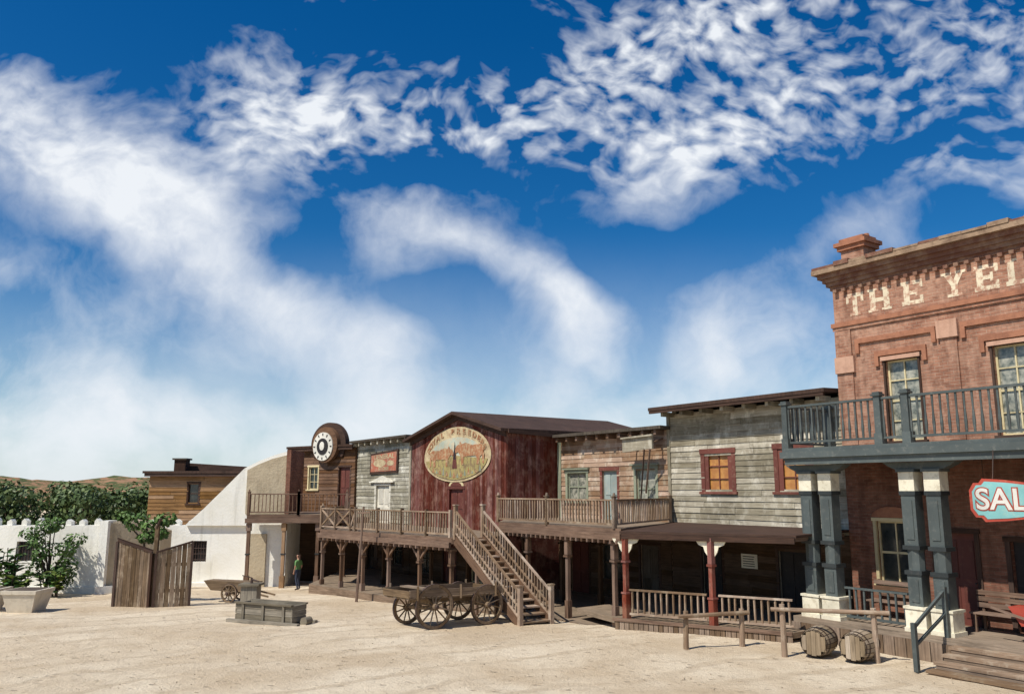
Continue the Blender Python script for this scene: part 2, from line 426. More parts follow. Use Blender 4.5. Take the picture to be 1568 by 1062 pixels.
def slab(mb,ch,cx,z0,w,h,y0,mat):
    k=0
    for s_ in SLAB[ch]:
        k+=1;yy=y0-.001*k
        if s_=='q':
            for q in ([(.37,.45),(.63,.45),(.32,1),(.06,1)],[(.37,.45),(.63,.45),(.94,1),(.68,1)]):
                k+=1;yy=y0-.001*k
                mb.ext([(cx+(a-.5)*w,yy,z0+b*h) for a,b in q],(0,.002,0),mat)
        else:
            a,b,c,d=s_;mb.bb(cx+(a-.5)*w,cx+(b-.5)*w,yy,y0+.003,z0+c*h,z0+d*h,mat,rnd=.5)

# ================================================================= SKY + SUN
w=bpy.data.worlds.new("World");scene.world=w;w.use_nodes=True
w.cycles.sampling_method='MANUAL';w.cycles.sample_map_resolution=256
nt=w.node_tree;nt.nodes.clear()
EL=rad(53);RZ=math.atan2(-.76,-.65)
sky=N(nt,'ShaderNodeTexSky');sky.sky_type='NISHITA';sky.sun_disc=False;sky.sun_elevation=EL;sky.sun_rotation=RZ
sky.air_density=1.0;sky.dust_density=.5;sky.ozone_density=3.5
tc=N(nt,'ShaderNodeTexCoord');sep=N(nt,'ShaderNodeSeparateXYZ');nt.links.new(tc.outputs['Generated'],sep.inputs[0])
ay=mth(nt,'MAXIMUM',mth(nt,'ABSOLUTE',sep.outputs[1]),.08)
a_=mth(nt,'DIVIDE',sep.outputs[0],ay);e_=mth(nt,'DIVIDE',sep.outputs[2],ay)
cmb=N(nt,'ShaderNodeCombineXYZ');nt.links.new(a_,cmb.inputs[0]);nt.links.new(e_,cmb.inputs[1]);V=cmb.outputs[0]
def warp(v,scale,amt,detail=3,rough=.6):
    n=noise(nt,v,scale,detail,rough)
    s2=N(nt,'ShaderNodeVectorMath',operation='MULTIPLY_ADD');nt.links.new(n.outputs['Color'],s2.inputs[0]);s2.inputs[1].default_value=(amt,amt,0);s2.inputs[2].default_value=(-amt/2,-amt/2,0)
    s3=N(nt,'ShaderNodeVectorMath',operation='ADD');nt.links.new(v,s3.inputs[0]);nt.links.new(s2.outputs[0],s3.inputs[1])
    return s3.outputs[0]
W2=warp(V,4,.13,4,.55)
# broad cloud fields (direction space): azimuth tangent, elevation tangent, radii, tilt, amount
blobs=[(-.56,.42,.32,.12,-35,.66),(-.38,.30,.25,.08,-33,.5),(-.24,.20,.15,.06,-25,.36),
(-.6,.12,.5,.10,-12,.46),(-.62,.25,.3,.05,-14,.34),(-.66,.52,.10,.08,-20,.25),
(-.33,.475,.14,.12,0,.70),(-.16,.475,.2,.055,-4,.5),(.02,.475,.13,.07,5,.5),
(.13,.56,.13,.08,25,.55),(.30,.62,.2,.08,20,.5),(.19,.42,.14,.10,20,.66),
(.33,.50,.16,.07,30,.34),(.55,.55,.24,.12,20,.3),(.63,.39,.13,.035,-20,.42),
(-.14,.335,.17,.075,-15,.56),(.0,.275,.17,.045,-27,.46),(.085,.215,.09,.055,-50,.6),(.07,.14,.12,.05,45,.34),
(-.15,.15,.07,.13,8,.42),(.30,.185,.11,.075,-25,.52),(.19,.12,.18,.05,30,.32),(.42,.32,.24,.05,28,.2),(.0,.08,.6,.06,0,.26),
(-.55,.63,.35,.07,8,-.4),(-.1,.61,.22,.06,0,-.45),(-.12,.41,.17,.035,8,-.4),(-.29,.275,.08,.04,-25,-.35),(.22,.30,.2,.05,15,-.35),(-.12,.225,.10,.035,0,-.35),(-.36,.14,.12,.03,-15,-.22),(.5,.44,.14,.04,20,-.25),(.02,.545,.06,.05,30,-.25)]
F=None
for (ba,be,rx,ry,ro,am) in blobs:
    mv=mapping(nt,W2,(rx*1.25,ry*1.25,1),(ba,be,0),(0,0,rad(ro)),'TEXTURE')
    ln=N(nt,'ShaderNodeVectorMath',operation='LENGTH');nt.links.new(mv,ln.inputs[0])
    g=mrange(nt,ln.outputs['Value'],0,1,am,0,True)
    F=g if F is None else mth(nt,'ADD',F,g)
F=mth(nt,'MINIMUM',F,.72)
sp2=N(nt,'ShaderNodeSeparateXYZ');nt.links.new(W2,sp2.inputs[0])
dx=mth(nt,'ADD',sp2.outputs[0],.08);dy=mth(nt,'ADD',sp2.outputs[1],.05)
rr_=mth(nt,'MAXIMUM',mth(nt,'SQRT',mth(nt,'ADD',mth(nt,'MULTIPLY',dx,dx),mth(nt,'MULTIPLY',dy,dy))),.01)
rc=N(nt,'ShaderNodeCombineXYZ');nt.links.new(mth(nt,'MULTIPLY',mth(nt,'DIVIDE',dx,rr_),2.6),rc.inputs[0]);nt.links.new(mth(nt,'MULTIPLY',mth(nt,'DIVIDE',dy,rr_),2.6),rc.inputs[1]);nt.links.new(mth(nt,'MULTIPLY',rr_,4.6),rc.inputs[2])
wis=noise(nt,rc.outputs[0],1.4,8,.6)
iso=noise(nt,W2,4.5,9,.6)
puf=noise(nt,mapping(nt,W2,(1,1.4,1),rot=(0,0,rad(25))),31,3,.45)
pw=mth(nt,'MULTIPLY',mrange(nt,e_,.33,.46,0,1,True),mrange(nt,a_,-.5,-.2,.3,1,True))
n_w=mth(nt,'ADD',mth(nt,'MULTIPLY',mth(nt,'MULTIPLY',mth(nt,'SUBTRACT',wis.outputs[0],.5),1.7),mrange(nt,rr_,.15,.5,.15,1)),mth(nt,'MULTIPLY',mth(nt,'SUBTRACT',iso.outputs[0],.5),2.3))
n_p=mth(nt,'MULTIPLY',mth(nt,'SUBTRACT',puf.outputs[0],.5),3.3)
nz_=mth(nt,'ADD',mth(nt,'MULTIPLY',n_w,mrange(nt,pw,0,1,1,.8)),mth(nt,'MULTIPLY',n_p,pw))
gate=mrange(nt,F,-.1,.5,.34,.85)
dens=mth(nt,'ADD',F,mth(nt,'MULTIPLY',nz_,gate))
cl=mrange(nt,dens,.02,1.0,0,1.0)
cl=mth(nt,'MINIMUM',mth(nt,'POWER',mth(nt,'MAXIMUM',cl,0.0),1.05),.97)
hz=mth(nt,'MULTIPLY',mrange(nt,e_,-.02,.34,.62,0,True),mrange(nt,n_w,-.5,.5,.65,1.25))
cl=mth(nt,'MINIMUM',mth(nt,'ADD',cl,mth(nt,'MULTIPLY',hz,mth(nt,'SUBTRACT',1.0,cl))),1.0)
hs=N(nt,'ShaderNodeHueSaturation');nt.links.new(sky.outputs[0],hs.inputs['Color']);hs.inputs['Saturation'].default_value=1.42
tint=mixc(nt,1.0,hs.outputs[0],(.58,.93,1.05),'MULTIPLY')
bg1=N(nt,'ShaderNodeBackground');nt.links.new(tint,bg1.inputs[0]);bg1.inputs[1].default_value=.09
bg2=N(nt,'ShaderNodeBackground');bg2.inputs[0].default_value=(.90,.935,.98,1);bg2.inputs[1].default_value=.98
ms=N(nt,'ShaderNodeMixShader');nt.links.new(cl,ms.inputs[0]);nt.links.new(bg1.outputs[0],ms.inputs[1]);nt.links.new(bg2.outputs[0],ms.inputs[2])
wo=N(nt,'ShaderNodeOutputWorld');nt.links.new(ms.outputs[0],wo.inputs[0])
sun=bpy.data.lights.new('sun','SUN');sun.energy=5.0;sun.angle=rad(.53);sun.color=(1,.95,.86)
so=bpy.data.objects.new('sun',sun);COL.objects.link(so)
tos=Vector((math.sin(RZ)*math.cos(EL),math.cos(RZ)*math.cos(EL),math.sin(EL)))
so.rotation_euler=tos.to_track_quat('Z','Y').to_euler();so.location=(-20,-10,40)

# ================================================================= CAMERA
cam=bpy.data.cameras.new('camera');cam.sensor_width=36;cam.lens=1250/1568*36;cam.clip_end=5000;cam.clip_start=.1
co=bpy.data.objects.new('camera',cam);COL.objects.link(co);co.location=(0,0,4.0);co.rotation_euler=(rad(90+9.94),0,0)
scene.camera=co

# ================================================================= GROUND
from mathutils import noise as mn
def make_ground():
    xs=[-900,-500,-250,-130]+[-80+i*1.0 for i in range(0,56)]+[-24+i*.3 for i in range(0,175)]+[29+i*3 for i in range(0,18)]+[110,250,500,900]
    ys=[-300,-60,-10,0,6]+[10+i*.3 for i in range(0,112)]+[44+i*1.5 for i in range(0,18)]+[80,120,200,400,900,2500]
    vs=[];fs=[]
    for y in ys:
        for x in xs:
            z=gz(x,y)
            if 5<y<70 and abs(x)<60: z+=.035*mn.noise(Vector((x*.35,y*.35,0)))+.022*mn.noise(Vector((x*1.5,y*1.5,3)))
            vs.append((x,y,z))
    W=len(xs)
    for j in range(len(ys)-1):
        for i in range(W-1): fs.append((j*W+i,j*W+i+1,(j+1)*W+i+1,(j+1)*W+i))
    me=bpy.data.meshes.new('ground');me.from_pydata(vs,[],fs)
    m,nt,b=newmat('sandy_ground',.95,.1)
    geo=N(nt,'ShaderNodeNewGeometry');P=geo.outputs['Position']
    n1=noise(nt,P,.22,6,.6,.3);n2=noise(nt,P,1.8,8,.72);n3=noise(nt,P,14,5,.75)
    col=mixc(nt,mrange(nt,n1.outputs[0],.38,.60),(.58,.455,.31),(.76,.64,.475))
    col=mixc(nt,mrange(nt,n2.outputs[0],.50,.68,0,.5),col,(.46,.345,.225))
    col=mixc(nt,mrange(nt,n3.outputs[0],.55,.69,0,.45),col,(.37,.27,.175))
    # cart tracks: arcs swept round a far centre, broken up by noise
    vs_=N(nt,'ShaderNodeVectorMath',operation='DISTANCE');nt.links.new(mapping(nt,P,(1,1,0)),vs_.inputs[0]);vs_.inputs[1].default_value=(22,-14,0)
    tn=noise(nt,P,.30,3);ph=mth(nt,'ADD',mth(nt,'MULTIPLY',vs_.outputs['Value'],4.2),mth(nt,'MULTIPLY',tn.outputs[0],10))
    tr=mth(nt,'MULTIPLY',mrange(nt,mth(nt,'SINE',ph),.6,1.0,0,1,True),mrange(nt,n1.outputs[0],.42,.56,.1,1))
    col=mixc(nt,mth(nt,'MULTIPLY',tr,.42),col,(.43,.32,.205))
    vo=N(nt,'ShaderNodeTexVoronoi');vo.inputs['Scale'].default_value=2.3;nt.links.new(mapping(nt,P,(1,1.6,1),rot=(0,0,.6)),vo.inputs['Vector'])
    fp=mth(nt,'MULTIPLY',mrange(nt,vo.outputs['Distance'],.10,.24,1,0,True),mrange(nt,n2.outputs[0],.45,.55,0,1))
    col=mixc(nt,mth(nt,'MULTIPLY',fp,.4),col,(.38,.28,.185))
    nt.links.new(col,b.inputs['Base Color'])
    h=mth(nt,'ADD',mth(nt,'MULTIPLY',n2.outputs[0],1.0),mth(nt,'MULTIPLY',n3.outputs[0],.5))
    h=mth(nt,'SUBTRACT',h,mth(nt,'ADD',mth(nt,'MULTIPLY',fp,.5),mth(nt,'MULTIPLY',tr,.35)))
    bump(nt,b,h,1.0,.10)
    me.materials.append(m);me.polygons.foreach_set('use_smooth',[True]*len(me.polygons))
    o=bpy.data.objects.new('ground',me);COL.objects.link(o)
make_ground()
mb=MB()
pm=plaster('pebble_stone',(.46,.37,.27),(.34,.27,.19),4)
for i in range(520):
    y=17+abs(random.gauss(0,1))*7;x=U(-.65,.65)*y
    s=U(.008,.03);z=gz(x,y)+.008
    rot=Matrix.Rotation(U(0,6),3,'Z')@Matrix.Rotation(U(0,1),3,'X')
    mb.box((x,y,z),(s*U(.8,1.6),s,s*.7),pm,rot=rot)
mb.build('pebbles')

# ================================================================= HILL + TREE ROW
hv=[];hf=[];nx_,ny_=150,18
for j in range(ny_):
    for i in range(nx_):
        x=-360+i*3.2;y=210+j*11
        t=math.sin(math.pi*j/(ny_-1))
        z=-3+t*(10.9+3.4*mn.noise(Vector((x*.022,y*.02,1)))+2.0*mn.noise(Vector((x*.09,y*.06,5)))+1.0*mn.noise(Vector((x*.3,y*.2,8))))
        hv.append((x,y,z))
for j in range(ny_-1):
    for i in range(nx_-1): hf.append((j*nx_+i,j*nx_+i+1,(j+1)*nx_+i+1,(j+1)*nx_+i))
me=bpy.data.meshes.new('hill');me.from_pydata(hv,[],hf)
m,nt2,b=newmat('dry_hill',.95,.1);geo=N(nt2,'ShaderNodeNewGeometry')
n1=noise(nt2,geo.outputs['Position'],.16,8,.75)
nt2.links.new(mixc(nt2,mrange(nt2,n1.outputs[0],.46,.54),(.34,.19,.11),(.08,.10,.04)),b.inputs['Base Color'])
me.materials.append(m)
o=bpy.data.objects.new('hill',me);COL.objects.link(o)

def leaves(mb,c,rx,ry,rz,n,size,mat,asp=1.6):
    c=Vector(c)
    for i in range(n):
        while True:
            d=Vector((U(-1,1),U(-1,1),U(-1,1)))
            if .15<d.length<1: break
        rr=d.length**.35;d.normalize()
        lump=1+.28*mn.noise(d*2.3+c)
        p=c+Vector((d.x*rx,d.y*ry,d.z*rz))*rr*lump
        s=size*U(.6,1.3)
        nrm=(d+Vector((U(-1,1),U(-1,1),U(-.3,1)))*.9).normalized()
        t=nrm.cross(Vector((U(-1,1),U(-1,1),U(-1,1)))).normalized();bt=nrm.cross(t)
        q=[p-t*s*asp/2,p-bt*s/2,p+t*s*asp/2,p+bt*s/2]
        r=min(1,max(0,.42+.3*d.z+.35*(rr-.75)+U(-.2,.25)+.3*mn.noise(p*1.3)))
        mb.face(q,[(0,0),(1,0),(1,1),(0,1)],mat,r)
def limb(mb,p0,p1,r0,r1,mat=None):
    mb.cyl(p0,p1,r0,r1,7,mat or M['trunk'])
mb=MB()
for k in range(56):
    x=-60+k*.68+U(-.5,.5);y=U(54,70)
    h=U(5.2,6.5)+.035*(y-60);zb=gz(x,y)
    limb(mb,(x,y,zb),(x+U(-.3,.3),y,zb+h*.5),.16,.09)
    for q in range(9):
        cz=zb+h*U(.25,.86);sp=1.9*(1-.4*(cz-zb)/h)
        cx=x+U(-sp,sp);cy=y+U(-1.2,1.2)
        limb(mb,(x,y,zb+h*.35),(cx,cy,cz),.07,.03)
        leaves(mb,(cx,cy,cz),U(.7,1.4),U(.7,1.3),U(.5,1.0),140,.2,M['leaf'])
mb.build('tree_row')

# ================================================================= WHITE ADOBE WALL (left)
def merlons(mb,x0,x1,y0,y1,z,mat,step=.75):
    n=int(abs(x1-x0)/step)
    for i in range(n):
        t=(i+.5)/n;x=x0+(x1-x0)*t+U(-.03,.03);y=y0+(y1-y0)*t;k=U(.85,1.15)
        mb.box((x,y,z+.09*k),(.24,.3,.2*k),mat,rot=Matrix.Rotation(U(-.05,.05),3,'Y'),rnd=.5)
        mb.ext([(x-.12,y-.15,z+.19*k),(x+.12,y-.15,z+.19*k),(x+U(-.04,.04),y-.15,z+.30*k)],(0,.3,0),mat)
mb=MB()
wo_=[(-22.1,-21.35,.9,1.75)]
cells(mb,-27.5,-18.1,-.9,2.45,37.4,.4,wo_,M['white'])
merlons(mb,-27.4,-18.3,37.6,37.6,2.45,M['white'],.62)
mb.bb(-27.5,-18.35,37.25,37.4,-.9,-.2,M['white'])
mb.bb(-22.1,-21.35,37.6,37.65,.9,1.75,M['black'])
for i in range(5):
    mb.cyl((-22.0+i*.14,37.5,.9),(-22.0+i*.14,37.5,1.75),.015,.015,6,M['iron'])
mb.build('adobe_wall')
mb=MB()
mb.ext([(-18.0,37.3,-.9),(-16.2,38.6,-.9),(-16.2,38.6,2.15),(-16.8,38.2,2.5),(-17.5,37.75,2.7),(-18.0,37.3,2.55)],(.25,.6,0),M['beige'])
mb.bb(-18.3,-17.95,37.1,37.9,-.9,2.66,M['white'])
mb.ext([(-18.2,36.9,-.8),(-16.1,38.35,-.8),(-16.1,38.35,-.15),(-18.2,36.9,-.15)],(.1,.2,0),M['white'])
mb.build('adobe_buttress')
mb=MB()
wo_=[(-15.75,-15.0,.55,1.55)]
cells(mb,-18.6,-12.9,-1.2,2.3,41.2,.4,wo_,M['white'])
merlons(mb,-18.2,-13.6,41.4,41.4,2.3,M['white'],.62)
mb.bb(-15.75,-15.0,41.45,41.5,.55,1.55,M['black'])
for i in range(6): mb.cyl((-15.68+i*.125,41.3,.55),(-15.68+i*.125,41.3,1.55),.016,.016,6,M['iron'])
for i in range(4): mb.cyl((-15.75,41.3,.65+i*.27),(-15.0,41.3,.65+i*.27),.014,.014,6,M['iron'])
mb.bb(-18.6,-12.9,40.9,41.2,-1.2,-.42,M['white'])
mb.build('adobe_wall')
mb=MB()
prof=[(-16.05,2.32),(-15.2,3.1),(-14.3,4.02),(-13.34,5.02),(-13.24,5.1),(-12.6,5.42),(-11.9,5.7),(-11.3,5.88),(-11.05,5.9),(-11.05,-1.2),(-12.85,-1.2),(-12.85,2.29),(-16.05,2.29)]
mb.ext([(x,41.0,z) for x,z in prof],(0,2.6,0),M['white'])
mb.ext([(-13.12,40.93,2.85),(-11.2,40.93,2.85),(-11.2,40.93,5.72),(-11.9,40.93,5.54),(-12.6,40.93,5.26),(-13.12,40.93,4.98)],(0,.065,0),M['beige'])
mb.bb(-11.16,-10.95,40.8,43.4,2.85,5.97,M['brickdk'],buv=True)
mb.bb(-12.8,-12.0,40.85,40.98,-.8,1.9,M['beige'])
mb.build('adobe_tower')

# ================================================================= BROWN WOODEN HOUSE behind the wall
g=group('wooden_house',(-19,53,-1.2),WORLD)
mb=MB()
cells(mb,-21.9,-16.2,-1.2,5.0,50,.2,[(-19.5,-18.9,3.2,4.4)],M['brown'])
hsiding(mb,-21.9,-16.2,1.5,5.0,50,[(-19.5,-18.9,3.2,4.4)],M['orangew'],.22)
mb.bb(-21.9,-21.7,50.2,56,-1.2,5.0,M['brown']);mb.bb(-16.4,-16.2,50.2,56,-1.2,5.0,M['brown']);mb.bb(-21.7,-16.4,55.8,56,-1.2,5.0,M['brown'])
window(mb,(-19.5,-18.9,3.2,4.4),50,M['trimdk'],M['trimdk'],M['glass'],.1,1,2)
mb.build('walls',g)
mb=MB()
mb.bb(-22.2,-15.8,49.6,56.3,5.0,5.14,M['trimdk']);mb.bb(-22.1,-15.9,49.65,49.8,4.82,4.998,M['trimdk'])
mb.ext([(-20.6,52,5.14),(-16.6,52,5.14),(-16.6,52,5.45),(-20.6,52,5.7)],(0,3,0),M['trimdk'])
mb.bb(-20.9,-20.2,51.0,51.7,5.14,5.85,M['trimdk']);mb.bb(-21.0,-20.1,50.9,51.78,5.85,5.95,M['greydk'])
mb.build('roof',g)

# ================================================================= CLOCK SALOON (brown)
CK=frame2((-13.35,50.0),(-8.85,46.65))
g=group('brown_saloon',(2.8,3,-.9),CK)
L=5.61
mb=MB(CK)
ops=[(1.65,2.45,4.05,5.35),(4.3,5.2,3.0,5.3)]
cells(mb,0,L,-1.3,6.45,0,.2,ops,M['brown'])
hsiding(mb,0,L,2.6,6.4,0,ops,M['brown'],.2)
mb.bb(0,.2,.2,7,-1.3,6.4,M['brown']);mb.bb(L-.2,L,.2,7,-1.3,6.4,M['brown']);mb.bb(.2,L-.2,6.8,7,-1.3,6.4,M['brown'])
mb.build('walls',g)
mb=MB(CK);window(mb,ops[0],0,M['trimcream'],M['trimcream'],M['glass'],.1,2,3)
door(mb,ops[1],0,M['trimdk'],M['doorred']);mb.build('window_and_door',g)
mb=MB(CK)
mb.bb(-.15,L+.05,-.35,7.1,6.45,6.58,M['trimdk']);mb.bb(-.1,L,-.3,-.2,6.28,6.448,M['trimdk'])
pts=[(3.35+1.5*math.cos(t),-.12,6.62+1.28*math.sin(t)) for t in [rad(a) for a in range(-35,216,8)]]
mb.ext(pts,(0,.3,0),M['trimdk'])
mb.build('roof',g)
mb=MB(CK)
def disc(mb,cx,cz,rx,rz,y,th,mat,n=40):
    mb.ext([(cx+rx*math.cos(2*math.pi*i/n),y,cz+rz*math.sin(2*math.pi*i/n)) for i in range(n)],(0,th,0),mat)
disc(mb,3.35,6.6,1.08,1.03,-.38,.24,M['brown'])
disc(mb,3.25,6.5,.84,.82,-.44,.06,M['dialwhite'])
for i in range(12):
    t=i*math.pi/6;c_,s_=math.cos(t),math.sin(t)
    mb.beam((3.25+c_*.64,-.448,6.5+s_*.62),(3.25+c_*.78,-.448,6.5+s_*.76),.05,.05,M['black'])
disc(mb,3.25,6.5,.47,.47,-.48,.04,M['black'])
disc(mb,3.25,6.52,.2,.25,-.51,.03,M['dialwhite'])
mb.build('round_clock',g)

# ================================================================= CREAM FALSE-FRONT SHOP
g=group('cream_shop',(-40.2,22,-.9))
y=19.2
mb=MB(TOWN)
ops=[(-40.95,-39.35,2.3,4.25),(-41.8,-40.6,-.6,1.6),(-38.7,-37.7,.3,1.7)]
cells(mb,-43.6,-36.92,-1.2,6.6,y,.2,ops,M['cream'])
hsiding(mb,-43.6,-36.92,2.35,6.6,y,ops,M['cream'],.2,4)
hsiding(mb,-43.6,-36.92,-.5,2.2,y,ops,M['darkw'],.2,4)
mb.bb(-43.6,-43.4,y+.2,27,-1.2,6.3,M['cream']);mb.bb(-43.4,-36.92,26.8,27,-1.2,6.3,M['cream'])
mb.bb(-43.72,-43.5,y-.06,y+.1,2.3,6.6,M['trimdk']);mb.bb(-37.1,-36.93,y-.06,y-.001,2.3,6.6,M['grey'])
mb.build('walls',g)
mb=MB(TOWN)
mb.bb(-43.8,-36.75,y-.45,27.2,6.62,6.74,M['greydk'])
for i in range(9):
    x=-43.5+i*.8;mb.bb(x,x+.14,y-.38,y-.02,6.42,6.618,M['grey'])
mb.build('roof',g)
mb=MB(TOWN)
door(mb,ops[0],y,M['trimwhite'],M['trimwhite'],.18)
mb.ext([(-41.5,y-.1,4.47),(-38.8,y-.1,4.47),(-40.15,y-.1,4.75)],(0,.08,0),M['trimwhite'])
mb.bb(-41.6,-38.7,y-.16,y-.04,4.40,4.468,M['trimwhite'])
door(mb,ops[1],y,M['trimdk'],M['darkw']);window(mb,ops[2],y,M['trimdk'],M['greydk'],M['glass'])
mb.build('doors',g)
mb=MB(TOWN)
pts=[(-41.6,5.95),(-41.65,4.85),(-38.3,4.9),(-38.25,6.1)]
mb.ext([(x,y-.11,z) for x,z in pts],(0,.05,0),M['trimdk'])
pts=[(-41.45,5.85),(-41.5,4.97),(-38.45,5.0),(-38.4,5.98)]
mb.ext([(x,y-.125,z) for x,z in pts],(0,.02,0),M['signorange'])
disc(mb,-40.4,5.42,.75,.2,y-.131,.01,M['mural_cream']);disc(mb,-39.1,5.4,.4,.14,y-.131,.01,M['mural_cream'])
mb.build('painted_sign',g)
textmesh('sign_text','GENERAL',.34,M['mural_cream'],TOWN,(-39.9,y-.13,5.74),g,.003,.01,.02,sx=1.7)
textmesh('sign_text','STORE',.24,M['mural_cream'],TOWN,(-39.9,y-.13,5.12),g,.003,.01,0,sx=1.7)

# ================================================================= RED GABLED HALL
g=group('red_gabled_hall',(-32.6,23,-.7))
mb=MB(TOWN)
xa,xb,xc=-36.88,-28.42,-32.35
def zt(x): return 6.45+(7.4-6.45)*(1-abs(x-xc)/(xb-xc if x>xc else xc-xa))
ops=[(-33.1,-31.85,2.3,4.05),(-36.0,-34.7,0.1,1.5),(-33.6,-32.4,-.4,1.7),(-31.2,-29.9,.1,1.5)]
cells(mb,xa,xb,-1.0,6.4,y,.2,ops,M['red'])
mb.ext([(xa,y,6.4),(xb,y,6.4),(xc,y,7.38)],(0,.2,0),M['red'])
vsiding(mb,xa,xb,2.3,zt,y,ops,M['red'],.21)
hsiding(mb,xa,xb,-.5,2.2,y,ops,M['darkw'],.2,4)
for k in range(13):
    yy=y+.12+k*.21
    mb.box((xb+.012+U(-.006,.006),yy,4.35),(.025,.2,4.0-(k*.012)),M['red'])
mb.bb(xb-.2,xb,y+.2,28,-1.0,6.2,M['red']);mb.bb(xa,xa+.2,y+.2,28,-1.0,6.2,M['red']);mb.bb(xa+.2,xb-.2,27.8,28,-1.0,6.2,M['red'])
mb.build('walls',g)
mb=MB(TOWN)
def slope(p0,p1,y0,y1,th,mat):
    (x0,z0),(x1,z1)=p0,p1
    mb.ext([(x0,y0,z0),(x1,y0,z1),(x1,y0,z1+th),(x0,y0,z0+th)],(0,y1-y0,0),mat)
slope((xa-.35,6.36),(xc,7.42),y-.4,28.2,.13,M['trimdk']);slope((xc,7.42),(xb+.15,6.42),y-.4,28.2,.13,M['trimdk'])
slope((xa-.1,6.2),(xc,7.18),y-.09,y-.04,.22,M['trimdk']);slope((xc,7.18),(xb+.02,6.2),y-.09,y-.04,.22,M['trimdk'])
mb.ext([(xb+.16,y-.05,6.36),(xb+.16,22.2,6.22),(xb+.16,22.2,6.36),(xb+.16,y-.05,6.52)],(.06,0,0),M['trimdk'])
mb.build('roof',g)
mb=MB(TOWN)
door(mb,ops[0],y,M['doorred'],M['doorred'],.14)
pts=[(-32.47+.66*math.cos(t),y-.05,4.16+.3*math.sin(t)) for t in [rad(a) for a in range(0,181,15)]]
mb.ext(pts,(0,.04,0),M['trimcream'])
pts=[(-32.47+.5*math.cos(t),y-.06,4.17+.2*math.sin(t)) for t in [rad(a) for a in range(0,181,15)]]
mb.ext(pts,(0,.02,0),M['doorred'])
window(mb,ops[1],y,M['trimdk'],M['greydk'],M['glass']);window(mb,ops[3],y,M['trimdk'],M['trimcream'],M['glass']);door(mb,ops[2],y,M['trimdk'],M['doorred'])
mb.build('doors',g)
mb=MB(TOWN)
mx,mz=-32.5,5.48
def D(pts,y0,mat): mb.ext([(x,y0,z) for x,z in pts],(0,.012,0),mat)
def egg(sx,sz,n=48):
    out=[]
    for i in range(n):
        t=2*math.pi*i/n;c,s=math.cos(t),math.sin(t)
        zz=s*(1.38 if s>0 else 1.12)*sz
        out.append((mx+2.98*sx*c,mz+zz))
    return out
D(egg(1,1),y-.07,M['mural_cream']);
D(egg(.80,.66),y-.085,M['mural_teal'])
low=[p for p in egg(.93,.9) if p[1]<mz-.1]
low.sort(key=lambda p:math.atan2(p[1]-mz,p[0]-mx))
D(low+[(mx+1.2,mz-.02),(mx,mz+.08),(mx-1.2,mz-.05)],y-.10,M['mural_yellow'])
def bull(cx,cz,s,f,mat,y0):
    P=[(-.9,.1),(-.95,.35),(-.7,.5),(-.2,.47),(.25,.62),(.5,.55),(.62,.72),(.66,.55),(.85,.5),(.98,.2),(.9,.1),(.75,.16),(.62,.0),(.55,-.1),(.5,-.55),(.38,-.55),(.36,-.12),(.1,-.1),(-.4,-.08),(-.5,-.2),(-.48,-.55),(-.62,-.55),(-.7,-.15),(-.82,-.05),(-.86,-.5),(-.95,-.52),(-.96,0)]
    D([(cx+f*a*s*1.55,cz+b*s) for a,b in P],y0,mat)
bull(mx+1.25,mz+.1,.84,-1,M['mural_bull'],y-.115)
bull(mx-1.25,mz+.0,.74,1,M['mural_bull'],y-.115)
D([(mx-.22,mz-.5),(mx-.12,mz+.2),(mx-.05,mz+.4),(mx+.08,mz+.15),(mx+.2,mz-.5)],y-.118,M['doorred'])
D([(mx-.1,mz-.1),(mx-.02,mz+.7),(mx+.08,mz-.1)],y-.122,M['black'])
for k in range(14):
    qx=mx-2.1+k*.32;h_=U(.15,.4);D([(qx,mz-.95+abs(k-6.5)*.045),(qx+.1,mz-.9+h_+abs(k-6.5)*.03),(qx+.2,mz-.95+abs(k-6.5)*.045)],y-.112,M['trimgreen'] if k%2 else M['mural_bull'])
mb.build('bull_mural',g)
txt="ROYAL BREEDERS"
for i,ch in enumerate(txt):
    if ch==' ':continue
    t=rad(162-i*(144/(len(txt)-1)));ez=1.14
    tx,tz=2.62*math.cos(t),ez*math.sin(t)
    textmesh('mural_letter',ch,.32,M['mural_bull'],TOWN,(mx+tx,y-.09,mz+.03+tz),g,.004,.014,math.atan2(-ez*math.cos(t),2.62*math.sin(t)),sx=1.5)

# ================================================================= TAN BOARDING HOUSE
g=group('tan_boarding_house',(-25,24.5,-.3))
y=21.9
mb=MB(TOWN)
ops=[(-27.75,-26.5,3.55,4.72),(-25.5,-24.6,2.85,4.78),(-23.5,-22.45,3.3,4.8),(-27.6,-26.4,-.2,1.9),(-25.6,-24.2,.5,1.9),(-23.4,-22.4,-.1,2.0)]
cells(mb,-28.4,-21.75,-.6,6.2,y,.2,ops,M['tan'])
hsiding(mb,-28.4,-21.75,2.85,6.2,y,ops,M['tan'],.19,2.6)
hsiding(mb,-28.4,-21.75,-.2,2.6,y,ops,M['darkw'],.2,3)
mb.bb(-28.4,-21.75,28,28.2,-.6,6.0,M['tan']);mb.bb(-28.2,-28.0,y+.2,28,-.6,6.0,M['tan']);mb.bb(-21.95,-21.75,y+.2,28,-.6,6.0,M['tan'])
mb.bb(-28.38,-28.16,y-.07,y-.035,2.85,6.1,M['trimgreen'])
mb.build('walls',g)
mb=MB(TOWN)
window(mb,ops[0],y,M['trimgreen'],M['trimgreen'],M['curtain'],.13,2,2,hood=.06)
door(mb,ops[1],y,M['trimred'],M['tealdoor'],.13)
window(mb,ops[2],y,M['trimgreen'],M['trimgreen'],M['curtain'],.13,2,2,hood=.06)
